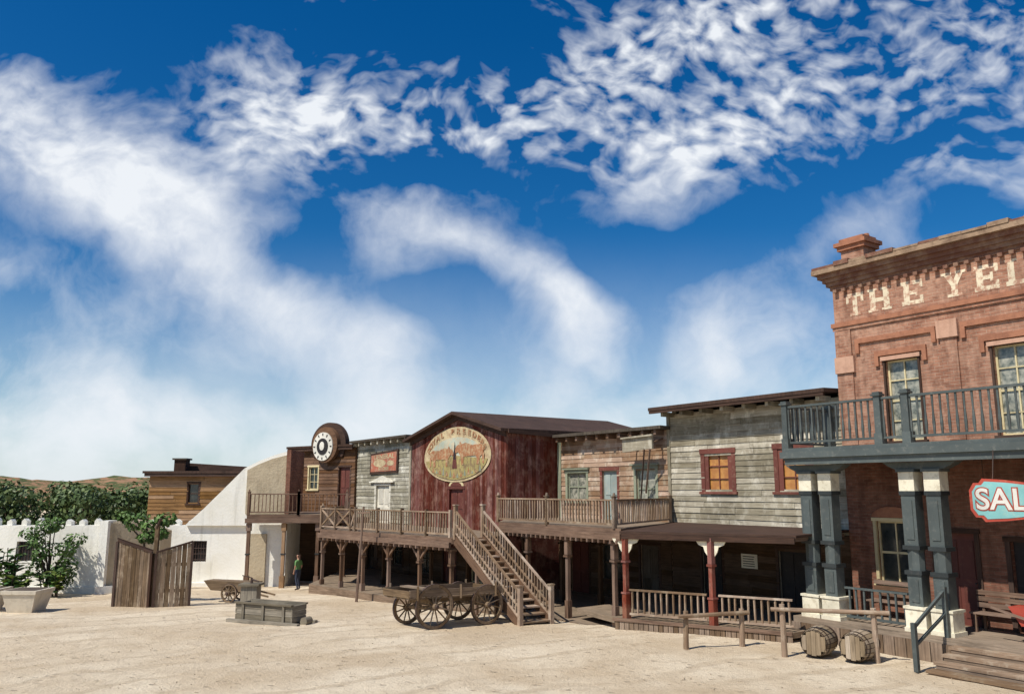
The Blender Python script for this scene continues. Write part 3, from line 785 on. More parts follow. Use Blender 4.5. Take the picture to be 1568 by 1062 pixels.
door(mb,ops[3],y,M['trimdk'],M['doorred']);window(mb,ops[4],y,M['trimdk'],M['greydk'],M['glass']);door(mb,ops[5],y,M['trimdk'],M['greydk'])
mb.build('windows_and_doors',g)
mb=MB(TOWN)
mb.ext([(-28.1,21.35,6.22),(-28.1,28.3,6.0),(-28.1,28.3,6.12),(-28.1,21.35,6.34)],(6.5,0,0),M['greydk'])
for i in range(10):
    x=-28.0+i*.66;mb.bb(x,x+.12,y-.45,y-.02,6.02,6.2,M['post'])
mb.build('roof',g)
mb=MB(TOWN)
mb.ext([(-23.5,21.2,5.42),(-21.9,21.2,5.5),(-21.9,21.2,5.95),(-23.5,21.2,5.9)],(0,.08,0),M['grey'])
mb.beam((-23.5,21.15,5.94),(-21.8,21.15,5.99),.1,.06,M['grey']);mb.beam((-22.0,21.2,5.5),(-22.9,21.8,3.9),.06,.06,M['post']);mb.beam((-22.3,21.2,5.5),(-23.2,21.8,3.6),.05,.05,M['iron'])
mb.beam((-23.4,21.28,5.7),(-23.4,21.9,5.9),.06,.06,M['post']);mb.beam((-22.0,21.28,5.7),(-22.0,21.9,5.9),.06,.06,M['post'])
mb.build('awning_board',g)  # folded wooden awning with its diagonal braces

# ================================================================= GREY WEATHERED STORE
g=group('grey_store',(-18,24.5,0))
mb=MB(TOWN)
ops=[(-20.0,-18.8,3.95,5.25),(-16.9,-15.75,3.95,5.3),(-20.3,-19.4,.3,2.2),(-17.1,-16.0,.3,2.2)]
cells(mb,-21.72,-14.52,-.3,6.7,y,.2,ops,M['grey'])
hsiding(mb,-21.72,-14.52,2.85,6.75,y,ops,M['grey'],.2,3.2)
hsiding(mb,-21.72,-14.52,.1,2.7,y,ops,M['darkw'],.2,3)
mb.bb(-21.72,-21.52,y+.2,29,-.3,6.9,M['grey']);mb.bb(-14.76,-14.56,y+.2,29,-.3,6.9,M['grey']);mb.bb(-21.5,-14.78,28.8,29,-.3,6.9,M['grey'])
mb.bb(-21.76,-21.62,y-.07,y-.035,2.85,6.7,M['grey'])
mb.build('walls',g)
mb=MB(TOWN)
for o in ops[:2]:
    window(mb,o,y,M['trimred'],M['trimred'],M['amber'],.17,2,3,dp=.06)
    x0,x1,z0,z1=o
    mb.bb(x0,x0+.17,y-.02,y+.012,z0,z1,M['trimred']);mb.bb(x1-.17,x1,y-.02,y+.012,z0,z1,M['trimred']);
door(mb,ops[2],y,M['trimdk'],M['black']);door(mb,ops[3],y,M['trimdk'],M['black'])
mb.build('windows_and_doors',g)
mb=MB(TOWN)
mb.ext([(-21.95,21.1,6.86),(-21.95,29.2,7.15),(-21.95,29.2,7.27),(-21.95,21.1,6.98)],(7.4,0,0),M['trimdk'])
mb.bb(-21.93,-14.6,21.12,21.2,6.76,6.855,M['trimdk'])
for i in range(8):
    x=-21.5+i*.93;mb.bb(x,x+.13,y-.6,y-.02,6.64,6.8,M['grey'])
mb.build('roof',g)
mb=MB(TOWN)
mb.bb(-18.55,-17.9,y-.06,y-.045,1.5,1.95,M['paper']);
for i in range(5): mb.bb(-18.48,-17.97+U(-.1,0),y-.064,y-.06,1.56+i*.075,1.585+i*.075,M['black'])
mb.build('wall_poster',g)
mb=MB(TOWN)
mb.ext([(-18.95,16.9,2.72),(-14.35,19.15,2.72),(-14.52,21.86,2.80),(-21.7,21.86,2.80)],(0,0,.07),M['trimdk'])
mb.beam((-18.9,16.95,2.64),(-14.4,19.15,2.64),.12,.15,M['trimdk'])
for i in range(9):
    t=i/8;mb.beam((-18.8+4.3*t,17.05+2.05*t,2.66),(-20.0+5.3*t,21.8,2.7),.07,.1,M['post'])
mb.build('porch_roof',g)
mb=MB(TOWN)
fl=[(-19.1,16.8,.12),(-14.5,19.0,.12),(-14.55,21.88,.12),(-21.7,21.88,.12),(-21.4,17.2,.12)]
mb.ext(fl,(0,0,.15),M['deck'])
n=34
for i in range(n):
    t=(i+.5)/n;x=-19.1+4.6*t;yy=16.78+2.2*t;zb=tgz(x,yy)-.15
    mb.box((x,yy,(zb+.2)/2),(.13,.03,.2-zb),M['skirt'],rot=Matrix.Rotation(.446,3,'Z'))
mb.beam((-19.15,16.74,.24),(-14.5,18.96,.24),.06,.09,M['post'])
mb.build('porch_floor',g)
mb=MB(TOWN)
def P_(t): return (-18.85+4.4*t,17.03+2.1*t)
for t in (0.0,.535):
    x,yy=P_(t)
    mb.box((x,yy,1.25),(.13,.13,1.9),M['postred']);mb.box((x,yy,.6),(.18,.18,.75),M['postred']);mb.box((x,yy,2.3),(.15,.15,.72),M['postred'])
    mb.box((x,yy,1.9),(.2,.2,.06),M['postred']);mb.box((x,yy,1.0),(.22,.22,.05),M['postred'])
    dx,dy=.9,.43
    for sg in (-1,1):
        pts=[(x+sg*dx*.1,yy+sg*dy*.1,2.56),(x+sg*dx*.42,yy+sg*dy*.42,2.56),(x+sg*dx*.36,yy+sg*dy*.36,2.46),(x+sg*dx*.22,yy+sg*dy*.22,2.41),(x+sg*dx*.18,yy+sg*dy*.18,2.27),(x+sg*dx*.1,yy+sg*dy*.1,2.15)]
        mb.ext(pts,(-.02,.05,0),M['whitep'])
mb.build('porch_posts',g)
mb=MB(TOWN)
railing(mb,P_(.02),P_(.5),.27,.27,M['rail'],.82,.17,.045,post=False,base=.14)
railing(mb,P_(.57),P_(.98),.27,.27,M['rail'],.82,.17,.045,post=False,base=.14)
mb.build('porch_railing',g)

# ================================================================= STREET GALLERY
g=group('street_gallery',(-28,18,-.3))
mb=MB(TOWN)
A=(-35.6,14.0);B=(-26.3,15.35)
mb.ext([A+(2.08,),B+(2.08,),(-25.75,16.9,2.08),(-28.38,19.16,2.08),(-43.4,19.16,2.08)],(0,0,.22),M['deck'],M['post'])
mb.ext([(-25.7,17.0,2.62),(-19.0,17.0,2.62),(-21.68,21.84,2.62),(-28.2,21.84,2.62),(-28.34,19.1,2.62)],(0,0,.23),M['deck'],M['post'])
mb.beam((-25.7,16.94,2.6),(-18.95,16.94,2.6),.08,.2,M['post']);mb.beam((A[0],A[1]-.07,2.04),(B[0],B[1]-.07,2.04),.1,.2,M['post'])
for i in range(24):
    t=(i+.5)/24;x=-25.6+6.6*t;mb.bb(x,x+.07,16.88,17.3,2.4,2.5,M['post'])
for i in range(26):
    t=(i+.5)/26;x=A[0]+9.3*t;yy=A[1]+1.35*t;mb.bb(x,x+.08,yy-.16,yy+.3,1.84,1.935,M['post'])
mb.build('upper_deck',g)
mb=MB(TOWN)
def tpost(x,yy,zt,mat=None,w=.17):
    mat=mat or M['post'];zb=tgz(x,yy)
    h=zt-zb
    mb.box((x,yy,zb+h/2),(w*.72,w*.72,h),mat)
    mb.box((x,yy,zb+.3),(w,w,.6),mat);mb.box((x,yy,zt-.25),(w,w,.5),mat);mb.box((x,yy,zt-.55),(w*1.3,w*1.3,.06),mat)
    mb.box((x,yy,zt-.02),(w*1.9,w*1.4,.07),mat)
for x in (-24.0,-21.75,-19.45): tpost(x,17.12,2.42)
for t in (0.01,.18,.36,.56,.78,.985):
    tpost(A[0]+9.3*t,A[1]+1.35*t+.12,1.86)
for t in (.08,.45,.7,.9):
    tpost(A[0]+9.3*t+1.0,A[1]+1.35*t+2.2,2.05,M['darkw'])
for x in (-27.5,-25.0,-22.8): tpost(x,19.4,2.6,M['darkw'])
for t in (0.01,.18,.36,.56,.78):
    x=A[0]+9.3*t;yy=A[1]+1.35*t+.1
    mb.beam((x,yy,1.4),(x+.45,yy+.06,1.84),.07,.07,M['post'])
    if t>.1: mb.beam((x,yy,1.4),(x-.45,yy-.06,1.84),.07,.07,M['post'])
mb.build('gallery_posts',g)
mb=MB(TOWN)
railing(mb,(-25.75,17.02),(-22.75,17.02),2.85,2.85,M['rail'],.85,.15,.045)
railing(mb,(-22.75,17.02),(-19.3,17.02),2.85,2.85,M['rail'],.85,.15,.045)
railing(mb,(-19.3,17.02),(-21.6,21.7),2.85,2.85,M['rail'],.85,.16,.04)
def lp(t): return (A[0]+9.3*t,A[1]+1.35*t+.05)
segs=[0,.13,.26,.30,.48,.66,.83,.985]
for a,b in zip(segs[:-1],segs[1:]):
    pa,pb=lp(a),lp(b)
    if b<=.3:
        z=2.3
        mb.beam(pa+(z+.9,),pb+(z+.9,),.09,.05,M['rail']);mb.beam(pa+(z+.12,),pb+(z+.12,),.05,.06,M['rail'])
        mb.beam(pa+(z+.14,),pb+(z+.88,),.05,.07,M['rail']);mb.beam(pa+(z+.88,),pb+(z+.14,),.045,.07,M['rail'])
        for q in (pa,pb): mb.box((q[0],q[1],z+.5),(.11,.11,1.0),M['rail'])
    else: railing(mb,pa,pb,2.3,2.3,M['rail'],.9,.16,.045,cap=False)
railing(mb,(-35.6,14.1),(-40.5,17.4),2.3,2.3,M['rail'],.9,.2,.04)
mb.build('gallery_railing',g)
mb=MB(TOWN)
T0=Vector((-26.05,15.95,2.3));B0=Vector((-21.25,15.45,tgz(-21.25,15.45)));d=(B0-T0);dh=Vector((d.x,d.y,0)).normalized();side=Vector((-dh.y,dh.x,0))
ns=14
for i in range(ns):
    p=T0.lerp(B0,(i+.6)/ns)
    rot=Matrix((dh,side,Vector((0,0,1)))).transposed()
    mb.box(p+Vector((0,0,.02)),(.36,1.04,.045),M['rail'],rot=rot)
for sg in (-1,1):
    o=side*sg*.555
    mb.beam(T0+o+Vector((0,0,-.1)),B0+o+Vector((0,0,.02)),.06,.3,M['post'])
    for hh in (.95,.5,.2):
        mb.beam(T0+o+Vector((0,0,hh)),B0+o+Vector((0,0,hh)),.06,.06 if hh>.9 else .045,M['rail'])
    nb=26
    for i in range(nb):
        q=T0.lerp(B0,(i+.5)/nb)+o;mb.box((q.x,q.y,q.z+.55),(.04,.04,.8),M['rail'])
    for q in (T0,B0):
        mb.box((q.x+o.x,q.y+o.y,q.z+.55),(.13,.13,1.2),M['rail']);mb.box((q.x+o.x,q.y+o.y,q.z+1.17),(.18,.18,.04),M['rail'])
for t in (.35,.65):
    for sg in (-1,1):
        q=T0.lerp(B0,t)+side*sg*.5;zb=tgz(q.x,q.y);mb.box((q.x,q.y,(q.z-.1+zb)/2),(.1,.1,q.z-.1-zb),M['post'])
mb.build('stairs',g)
mb=MB(TOWN)
mb.ext([(-35.9,13.7,-.7),(-26.2,15.3,-.7),(-22.0,16.7,-.7),(-19.15,16.7,-.7),(-21.6,21.8,-.7),(-28.3,21.8,-.7),(-28.5,19.1,-.7),(-43.4,19.1,-.7)],(0,0,.62),M['deck'],M['skirt'])
mb.build('boardwalk',g)
mb=MB(TOWN)
mb.cyl((-31.0,13.8,tgz(-31,13.8)-.1),(-30.8,13.9,3.35),.06,.045,8,M['post']);mb.beam((-31.2,13.85,3.1),(-30.2,13.95,3.14),.05,.06,M['post'])
mb.build('wooden_pole')

# ================================================================= CORNER GALLERY
g=group('corner_gallery',(-10.4,42,-.6),WORLD)
mb=MB()
mb.ext([(-12.7,39.9,2.62),(-7.9,40.3,2.62),(-8.9,46.3,2.62),(-10.9,48,2.62),(-10.9,40.75,2.62),(-12.7,40.75,2.62)],(0,0,.22),M['deck'],M['post'])
mb.beam((-12.75,39.84,2.56),(-7.9,40.24,2.56),.1,.22,M['post'])
mb.build('deck',g)
mb=MB()
for x in (-12.6,-10.95,-9.35,-8.1):
    yy=40.0+(x+12.7)*.083;zb=gz(x,yy)-.05
    mt=M['orangew'] if x==-10.95 else M['post']
    mb.box((x,yy,(zb+2.45)/2),(.15,.15,2.45-zb),mt);mb.box((x,yy,zb+.3),(.22,.22,.6),mt);mb.box((x,yy,2.26),(.22,.22,.35),mt)
    mb.box((x,yy,1.0),(.2,.2,.06),M['slatedk'])
mb.bb(-12.0,-7.6,44.2,44.4,-.8,2.6,M['darkw'])
mb.build('posts',g)
mb=MB()
railing(mb,(-12.65,39.95),(-10.3,40.12),2.84,2.84,M['post'],.98,.17,.035);railing(mb,(-10.3,40.12),(-8.0,40.3),2.84,2.84,M['post'],.98,.17,.035)
mb.build('railing',g)

# ================================================================= BRICK HOTEL
g=group('brick_hotel',(-9,25,0))
y=21.8;XR=-3.0
mb=MB(TOWN)
ops=[(-12.98,-12.02,5.35,7.62),(-10.05,-9.1,5.35,7.62),(-7.1,-6.15,5.35,7.62)]
cells(mb,-14.5,XR,4.9,10.05,y,.35,ops,M['brick'],True)
lops=[(-13.62,-12.6,1.45,3.15),(-11.95,-10.95,.6,2.9),(-10.1,-8.9,.6,2.75),(-8.2,-7.2,1.4,3.0)]
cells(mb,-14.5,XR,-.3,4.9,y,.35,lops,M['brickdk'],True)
mb.bb(-14.5,-14.15,y+.35,31,-.3,10.3,M['brick'],buv=True);mb.bb(XR-.35,XR,y+.35,31,-.3,10.3,M['brick'],buv=True);mb.bb(-14.15,XR-.35,30.8,31,-.3,10.3,M['brick'],buv=True)
mb.bb(-14.15,XR-.35,y+.35,30.8,9.9,10.0,M['greydk'])
mb.build('walls',g)
mb=MB(TOWN)
T=M['bricktrim']
mb.bb(-14.58,XR,y-.09,y-.002,8.82,8.95,T);mb.bb(-14.55,XR,y-.05,y-.002,8.72,8.82,M['brick'],buv=True)
for (xa_,xb_) in ((-13.85,-11.45),(-10.78,-8.3),(-7.6,-5.2)):
    mb.bb(xa_,xb_,y-.07,y-.002,8.24,8.38,T);mb.bb(xa_,xa_+.12,y-.07,y-.002,7.95,8.24,T);mb.bb(xb_-.12,xb_,y-.07,y-.002,7.95,8.24,T)
for o in ops:
    x0,x1=o[0],o[1]
    mb.bb(x0-.28,x1+.28,y-.08,y-.002,7.78,7.93,T);mb.bb(x0-.28,x0-.16,y-.08,y-.002,7.5,7.78,T);mb.bb(x1+.16,x1+.28,y-.08,y-.002,7.5,7.78,T)
for i,xx in enumerate((-11.4,-8.22)):
    mb.bb(xx,xx+.56,y-.11,y-.002,8.02,8.5,M['pink'])
    mb.bb(xx+.06,xx+.5,y-.05,y-.002,5.3,8.02,M['brick'],buv=True)
mb.bb(-14.52,-13.9,y-.11,y-.002,7.42,7.9,M['pink'])
mb.bb(-14.5,-13.98,y-.05,y-.002,5.3,7.42,M['brick'],buv=True);mb.bb(-14.5,-13.98,y-.05,y-.002,7.9,8.7,M['brick'],buv=True)
st=[(.05,9.98,10.1),(.13,10.1,10.22),(.2,10.22,10.34),(.3,10.34,10.48),(.42,10.48,10.62)]
for pr,z0,z1 in st:
    mb.bb(-14.5-pr,XR+pr,y-pr,y+.33,z0,z1,M['cornice'] if pr<.4 else M['cap'])
x=-14.4
while x<XR:
    mb.bb(x,x+.12,y-.14,y-.052,9.88,9.978,M['cornice']);x+=.28
x=-14.9
while x<XR:
    l=U(.3,.9);h=U(.04,.14)
    mb.bb(x,x+l-.01,y-.46+U(0,.05),y+.2,10.622,10.62+h,M['cap'] if R()<.6 else M['cornice']);x+=l
mb.build('bands_and_cornice',g)
mb=MB(TOWN)
mb.bb(-14.35,-13.6,22.15,22.8,10.0,11.25,M['brick'],buv=True);mb.bb(-14.43,-13.52,22.07,22.88,11.25,11.38,T);mb.bb(-14.5,-13.45,22.0,22.95,11.38,11.5,T);mb.bb(-14.38,-13.57,22.12,22.83,11.5,11.62,T)
for xx in (-14.2,-13.9,-13.65): mb.cyl((xx,22.45,11.62),(xx,22.45,11.7),.1,.08,8,T)
mb.build('chimney',g)
mb=MB(TOWN)
for ch,x,wd in (('T',-13.78,.56),('H',-13.0,.72),('E',-12.02,.62),('Y',-10.85,.66),('E',-10.02,.62),('L',-9.25,.6),('L',-8.5,.6),('O',-7.7,.6),('W',-6.85,.7)):
    slab(mb,ch,x,9.1,wd,.68,y-.004,M['letter'])
mb.build('painted_letters',g)
mb=MB(TOWN)
for o in ops:
    window(mb,o,y,M['trimdk'],M['trimcream'],M['curtain'],.06,2,4,dp=.16)
    mb.bb(o[0]-.1,o[1]+.1,y-.09,y-.066,7.63,7.74,M['pink'])
window(mb,lops[0],y,M['trimcream'],M['trimcream'],M['glass'],.09,2,2,dp=.12)
pts=[(-13.11+.62*math.cos(t),y-.06,3.25+.3*math.sin(t)) for t in [rad(a) for a in range(0,181,15)]];mb.ext(pts,(0,.05,0),M['bricktrim'])
window(mb,lops[3],y,M['trimcream'],M['trimcream'],M['glass'],.09,2,2,dp=.12)
door(mb,lops[1],y,M['trimdk'],M['doorred'],.12,.15);door(mb,lops[2],y,M['trimdk'],M['black'],.12,.15)
mb.build('windows_and_doors',g)
mb=MB(TOWN);SL=M['slate']
yb=19.55
mb.bb(-14.95,XR,yb,y-.005,5.06,5.16,SL);mb.bb(-15.0,XR,yb-.06,yb+.1,4.88,5.058,SL);mb.bb(-14.9,XR,yb+.02,yb+.12,4.7,4.878,SL)
mb.bb(-15.0,-14.85,yb+.1,y-.01,4.82,5.058,SL)
x=-14.6
while x<XR:
    mb.bb(x,x+.09,yb+.13,y-.01,4.88,5.055,M['greydk']);x+=.5
mb.build('balcony_deck',g)
mb=MB(TOWN)
def balrail(p0,p1):
    p0=Vector(p0);p1=Vector(p1);L=(p1-p0).length;n=int(L/.19)
    mb.beam(p0+Vector((0,0,1.17)),p1+Vector((0,0,1.17)),.1,.06,SL);mb.beam(p0+Vector((0,0,.16)),p1+Vector((0,0,.16)),.06,.06,SL)
    for i in range(n):
        q=p0.lerp(p1,(i+.5)/n)
        mb.cyl(q+Vector((0,0,.18)),q+Vector((0,0,.45)),.026,.038,6,SL);mb.cyl(q+Vector((0,0,.45)),q+Vector((0,0,.75)),.038,.022,6,SL);mb.cyl(q+Vector((0,0,.75)),q+Vector((0,0,1.15)),.022,.03,6,SL)
def newel(x,yy,w=.17):
    mb.box((x,yy,5.16+.62),(w,w,1.24),SL);mb.box((x,yy,5.16+1.26),(w+.08,w+.08,.05),SL);mb.box((x,yy,5.16+1.31),(w+.02,w+.02,.06),SL)
    mb.box((x,yy,5.3),(w+.05,w+.05,.28),SL)
yr=yb+.12
for a,b in ((-14.85,-12.0),(-12.0,-11.25),(-11.25,-8.2),(-8.2,-7.5),(-7.5,-4.2)): balrail((a,yr,5.16),(b,yr,5.16))
for x in (-14.85,-12.0,-11.25,-8.2,-7.5,-4.2): newel(x,yr)
balrail((-14.85,yr,5.16),(-14.85,y-.1,5.16));newel(-14.85,y-.15)
mb.build('balcony_railing',g)
mb=MB(TOWN)
def column(x,yy):
    zb=.6
    mb.bb(x-.26,x+.26,yy-.26,yy+.26,zb+.1,zb+.54,M['whitep']);mb.bb(x-.29,x+.29,yy-.29,yy+.29,zb,zb+.1,M['whitep']);mb.bb(x-.29,x+.29,yy-.29,yy+.29,zb+.54,zb+.6,M['whitep'])
    w0=.18
    mb.bb(x-w0,x+w0,yy-w0,yy+w0,zb+.6,1.95,SL)
    mb.bb(x-.22,x+.22,yy-.22,yy+.22,1.95,2.05,M['slatedk'])
    mb.cyl((x,yy,2.05),(x,yy,2.55),.2,.2,8,SL,False)
    mb.bb(x-.22,x+.22,yy-.22,yy+.22,2.55,2.65,M['slatedk'])
    mb.bb(x-w0,x+w0,yy-w0,yy+w0,2.65,3.88,SL)
    mb.bb(x-.1,x+.1,yy-w0-.02,yy-w0-.001,2.8,3.75,SL);mb.bb(x-.1,x+.1,yy-w0-.02,yy-w0-.001,1.3,1.85,SL)
    mb.bb(x-.21,x+.21,yy-.21,yy+.21,3.88,3.98,M['slatedk'])
    mb.bb(x-.2,x+.2,yy-.2,yy+.2,3.98,4.45,M['whitep']);mb.bb(x-.24,x+.24,yy-.24,yy+.24,4.45,4.518,SL)
yc=20.1
for c in ((-14.52,-13.9),(-11.55,-10.9),(-8.0,-7.35),(-4.6,-4.0)):
    for x in c: column(x,yc)
    m0=sum(c)/2
    mb.ext([(m0-.95,yc-.16,4.7),(m0-.8,yc-.16,4.6),(m0-.62,yc-.16,4.52),(m0+.62,yc-.16,4.52),(m0+.8,yc-.16,4.6),(m0+.95,yc-.16,4.7)],(0,.32,0),SL)
mb.build('columns',g)
mb=MB(TOWN)
mb.bb(-15.0,XR,19.7,y-.01,.45,.6,M['deck']);mb.bb(-14.95,XR,19.8,y-.01,-.3,.448,M['skirt'])
for i in range(1,5):
    z=.6-i*.13;mb.bb(-10.55,-5,19.7-i*.34,19.72-(i-1)*.34-.025,z-.06,z,M['rail']);mb.bb(-10.5,-5,19.72-i*.34,19.74-(i-1)*.34-.025,-.2,z-.062,M['skirt'])
for i in range(15):
    x=-14.9+i*.3;mb.box((x,19.68,.2),(.28,.03,.5),M['skirt'])
mb.build('porch_floor_and_steps',g)
mb=MB(TOWN)
mb.beam((-10.75,18.35,.95),(-10.75,19.75,1.65),.06,.07,SL)
for yy,z0,z1 in ((18.35,0,1.05),(19.75,.6,1.75)): mb.box((-10.75,yy,(z0+z1)/2),(.1,.1,z1-z0),SL)
mb.beam((-10.75,18.35,.55),(-10.75,19.75,1.15),.05,.06,SL)
railing(mb,(-13.6,20.1),(-11.85,20.1),.6,.6,SL,.85,.2,.045,post=False)
railing(mb,(-14.9,20.4),(-14.9,21.7),.6,.6,SL,.85,.2,.045,post=False)
mb.build('porch_railing',g)

sg_=group('saloon_sign',(-8.3,19.35,3.8))
mb=MB(TOWN)
def pill(cx,cz,hw,hh,y0,th,mat):
    P=[(-1,.0),(-1,.45),(-.93,.8),(-.85,.8),(-.8,1),(-.5,.93),(-.2,.8),(0,.78),(.2,.8),(.5,.93),(.8,1),(.85,.8),(.93,.8),(1,.45),(1,-.45),(.93,-.8),(.85,-.8),(.8,-1),(.5,-.93),(.2,-.8),(0,-.78),(-.2,-.8),(-.5,-.93),(-.8,-1),(-.85,-.8),(-.93,-.8),(-1,-.45)]
    mb.ext([(cx+a*hw,y0,cz+b*hh) for a,b in P],(0,th,0),mat)
pill(-8.2,3.78,1.52,.48,19.3,.05,M['signred']);pill(-8.2,3.78,1.45,.415,19.288,.012,M['cyan'])
for xx in (-9.2,-7.2):
    mb.cyl((xx,19.33,4.15),(xx,19.5,4.9),.012,.012,6,M['iron'])
mb.build('sign_board',sg_)
textmesh('sign_letters_outline','SALOON',.66,M['signred'],TOWN,(-8.2,19.284,3.78),sg_,.003,.035,0,sx=1.04)
textmesh('sign_letters','SALOON',.66,M['signwhite'],TOWN,(-8.2,19.277,3.78),sg_,.003,.008,0,sx=1.04)

def bench(name,x0,x1,yy,z,mat):
    mb=MB(TOWN)
    for i in range(3): mb.bb(x0,x1,yy+i*.14,yy+i*.14+.12,z+.42,z+.46,mat)
    for i in range(3): mb.bb(x0,x1,yy+.43,yy+.458,z+.55+i*.15,z+.66+i*.15,mat)
    for x in (x0+.1,x1-.16):
        mb.bb(x,x+.06,yy,yy+.05,z,z+.418,mat);mb.bb(x,x+.06,yy+.46,yy+.5,z,z+.98,mat);mb.bb(x,x+.06,yy+.05,yy+.458,z+.36,z+.415,mat)
    mb.build(name)
bench('porch_bench',-10.9,-9.1,21.1,.6,M['post'])
bench('porch_bench',-13.7,-12.4,21.15,.6,M['post'])
mb=MB(TOWN)
mb.cyl((-10.2,21.0,4.2),(-10.2,21.0,4.87),.01,.01,6,M['iron']);mb.lathe((-10.2,21.0,3.85),[(.12,.0),(.09,.06),(.1,.26),(.14,.28),(.02,.36)],10,M['iron']);mb.build('hanging_lantern')
mb=MB(TOWN)
mb.ext([(-9.3,20.2,1.0),(-8.3,20.2,1.0),(-8.1,20.2,1.4),(-9.55,20.2,1.4)],(0,.6,0),M['signred'])
mb.beam((-8.5,20.15,1.0),(-9.9,20.15,1.35),.05,.05,M['post']);mb.beam((-8.5,20.85,1.0),(-9.9,20.85,1.35),.05,.05,M['post'])
mb.wheel((-8.2,20.5,.88),(0,1,0),.28,M['iron'],8,.05,.05);mb.beam((-9.1,20.25,1.0),(-9.15,20.25,.6),.05,.05,M['post']);mb.beam((-9.1,20.75,1.0),(-9.15,20.75,.6),.05,.05,M['post'])
mb.build('red_wheelbarrow')

# ================================================================= HITCHING RAILS, BARRELS
def hitch(name,p0,p1,h,ext=.35,mid=True):
    mb=MB();p0=Vector(p0);p1=Vector(p1);d=(p1-p0).normalized()
    for p in ([p0,p1,(p0+p1)/2] if mid else [p0,p1]):
        z=gz(p.x,p.y);mb.cyl((p.x,p.y,z-.1),(p.x+U(-.03,.03),p.y,z+h+.12),.075,.065,9,M['rail'])
    a=p0-d*ext;b=p1+d*ext
    mb.cyl((a.x,a.y-.09,h+gz(a.x,a.y)),(b.x,b.y-.09,h+gz(b.x,b.y)+.03),.05,.055,9,M['rail'])
    mb.build(name)
hitch('hitching_rail',(4.45,21.9,0),(6.0,22.3,0),.82,.2,False)
hitch('hitching_rail',(6.65,20.9,0),(8.6,20.2,0),1.12,.3,False)
def barrel(name,c,ax,r=.36,L=.88):
    mb=MB();c=Vector(c);ax=Vector(ax).normalized();z=gz(c.x,c.y);c.z=z+r
    up=Vector((0,0,1));a=up.cross(ax).normalized();b=ax.cross(a)
    n=20;prof=[(-.5,.84),(-.44,.87),(-.25,.96),(0,1),(.25,.96),(.44,.87),(.5,.84)]
    for i in range(n):
        rn=R();t0=2*math.pi*i/n+.02;t1=2*math.pi*(i+1)/n-.02
        for (s0,r0),(s1,r1) in zip(prof[:-1],prof[1:]):
            P=lambda t,s,rr:c+ax*(s*L)+(a*math.cos(t)+b*math.sin(t))*rr*r
            mb.face([P(t0,s0,r0),P(t1,s0,r0),P(t1,s1,r1),P(t0,s1,r1)],[(s0*L+i,t0),(s0*L+i,t1),(s1*L+i,t1),(s1*L+i,t0)],M['barrel'],rn,False)
    mb.cyl(c-ax*.498*L,c+ax*.498*L,r*.82,r*.82,n,M['trimdk'],True,False)
    def hoop(s,rr):
        mb.cyl(c+ax*(s-.03)*L,c+ax*(s+.03)*L,r*rr+.01,r*rr+.01,24,M['iron'],True,False)
    for s,rr in ((-.46,.865),(-.3,.95),(.3,.95),(.46,.865)): hoop(s,rr)
    for sg in (-1,1):
        for k in range(5):
            w=r*2*.80/5;o=-r*.80+w*(k+.5);hh=math.sqrt(max(0,(r*.80)**2-o*o))
            cc=c+ax*sg*L*.485+a*o
            rot=Matrix((b,a,ax)).transposed()
            mb.box(cc,(hh*2,w-.006,.012),M['barrel'],rot=rot)
    mb.build(name)
barrel('wooden_barrel',(7.55,21.0,0),(.62,.78,0));barrel('wooden_barrel',(8.3,20.4,0),(.7,.71,0))

# ================================================================= WAGON
g=group('wooden_wagon',(-1.9,26.3,-.1),WORLD)
lx=Vector((.80,.60,0));ly=Vector((-.6,.8,0));N1=Vector((-2.3,25.15,0))
def WP(l,t,z): p=N1+lx*l+ly*t;return Vector((p.x,p.y,z+gz(p.x,p.y)))
mb=MB()
mb.wheel(WP(0,0,.65),ly,.65,M['wagon'],12,.08,.08,M['iron']);mb.wheel(WP(0.0,1.6,.5),ly,.5,M['wagon'],12,.08,.08,M['iron'])
mb.wheel(WP(1.9,0,.6),ly,.6,M['wagon'],12,.08,.08,M['iron']);mb.wheel(WP(1.9,1.6,.6),ly,.6,M['wagon'],12,.08,.08,M['iron'])
mb.build('wheels',g)
mb=MB()
mb.cyl(WP(0,-.1,.6),WP(0,1.7,.52),.06,.06,8,M['wagon']);mb.cyl(WP(1.9,-.1,.6),WP(1.9,1.7,.6),.06,.06,8,M['wagon'])
mb.beam(WP(-.1,.78,.75),WP(2.2,.78,.75),.12,.12,M['wagon'])
mb.beam(WP(0,.15,.75),WP(0,1.4,.75),.14,.18,M['wagon']);mb.beam(WP(1.9,.15,.75),WP(1.9,1.4,.75),.14,.18,M['wagon'])
mb.build('undercarriage',g)
mb=MB()
for i in range(8):
    t=.12+i*.19;mb.beam(WP(-.85,t,.9),WP(2.45,t,.9),.175,.05,M['wagon'])
for t in (-.0,1.58):
    mb.beam(WP(-.85,t,1.04),WP(2.45,t,1.04),.05,.2,M['wagon'])
for l in (-.85,2.45): mb.beam(WP(l,0,1.02),WP(l,1.58,1.02),.05,.2,M['wagon'])
for l in (-.6,.9,2.2): mb.beam(WP(l,-.05,.85),WP(l,-.05,1.25),.06,.06,M['wagon']);mb.beam(WP(l,1.63,.85),WP(l,1.63,1.25),.06,.06,M['wagon'])
mb.beam(WP(-.2,.1,1.16),WP(-.2,1.48,1.16),.3,.04,M['wagon'])
mb.build('bed',g)

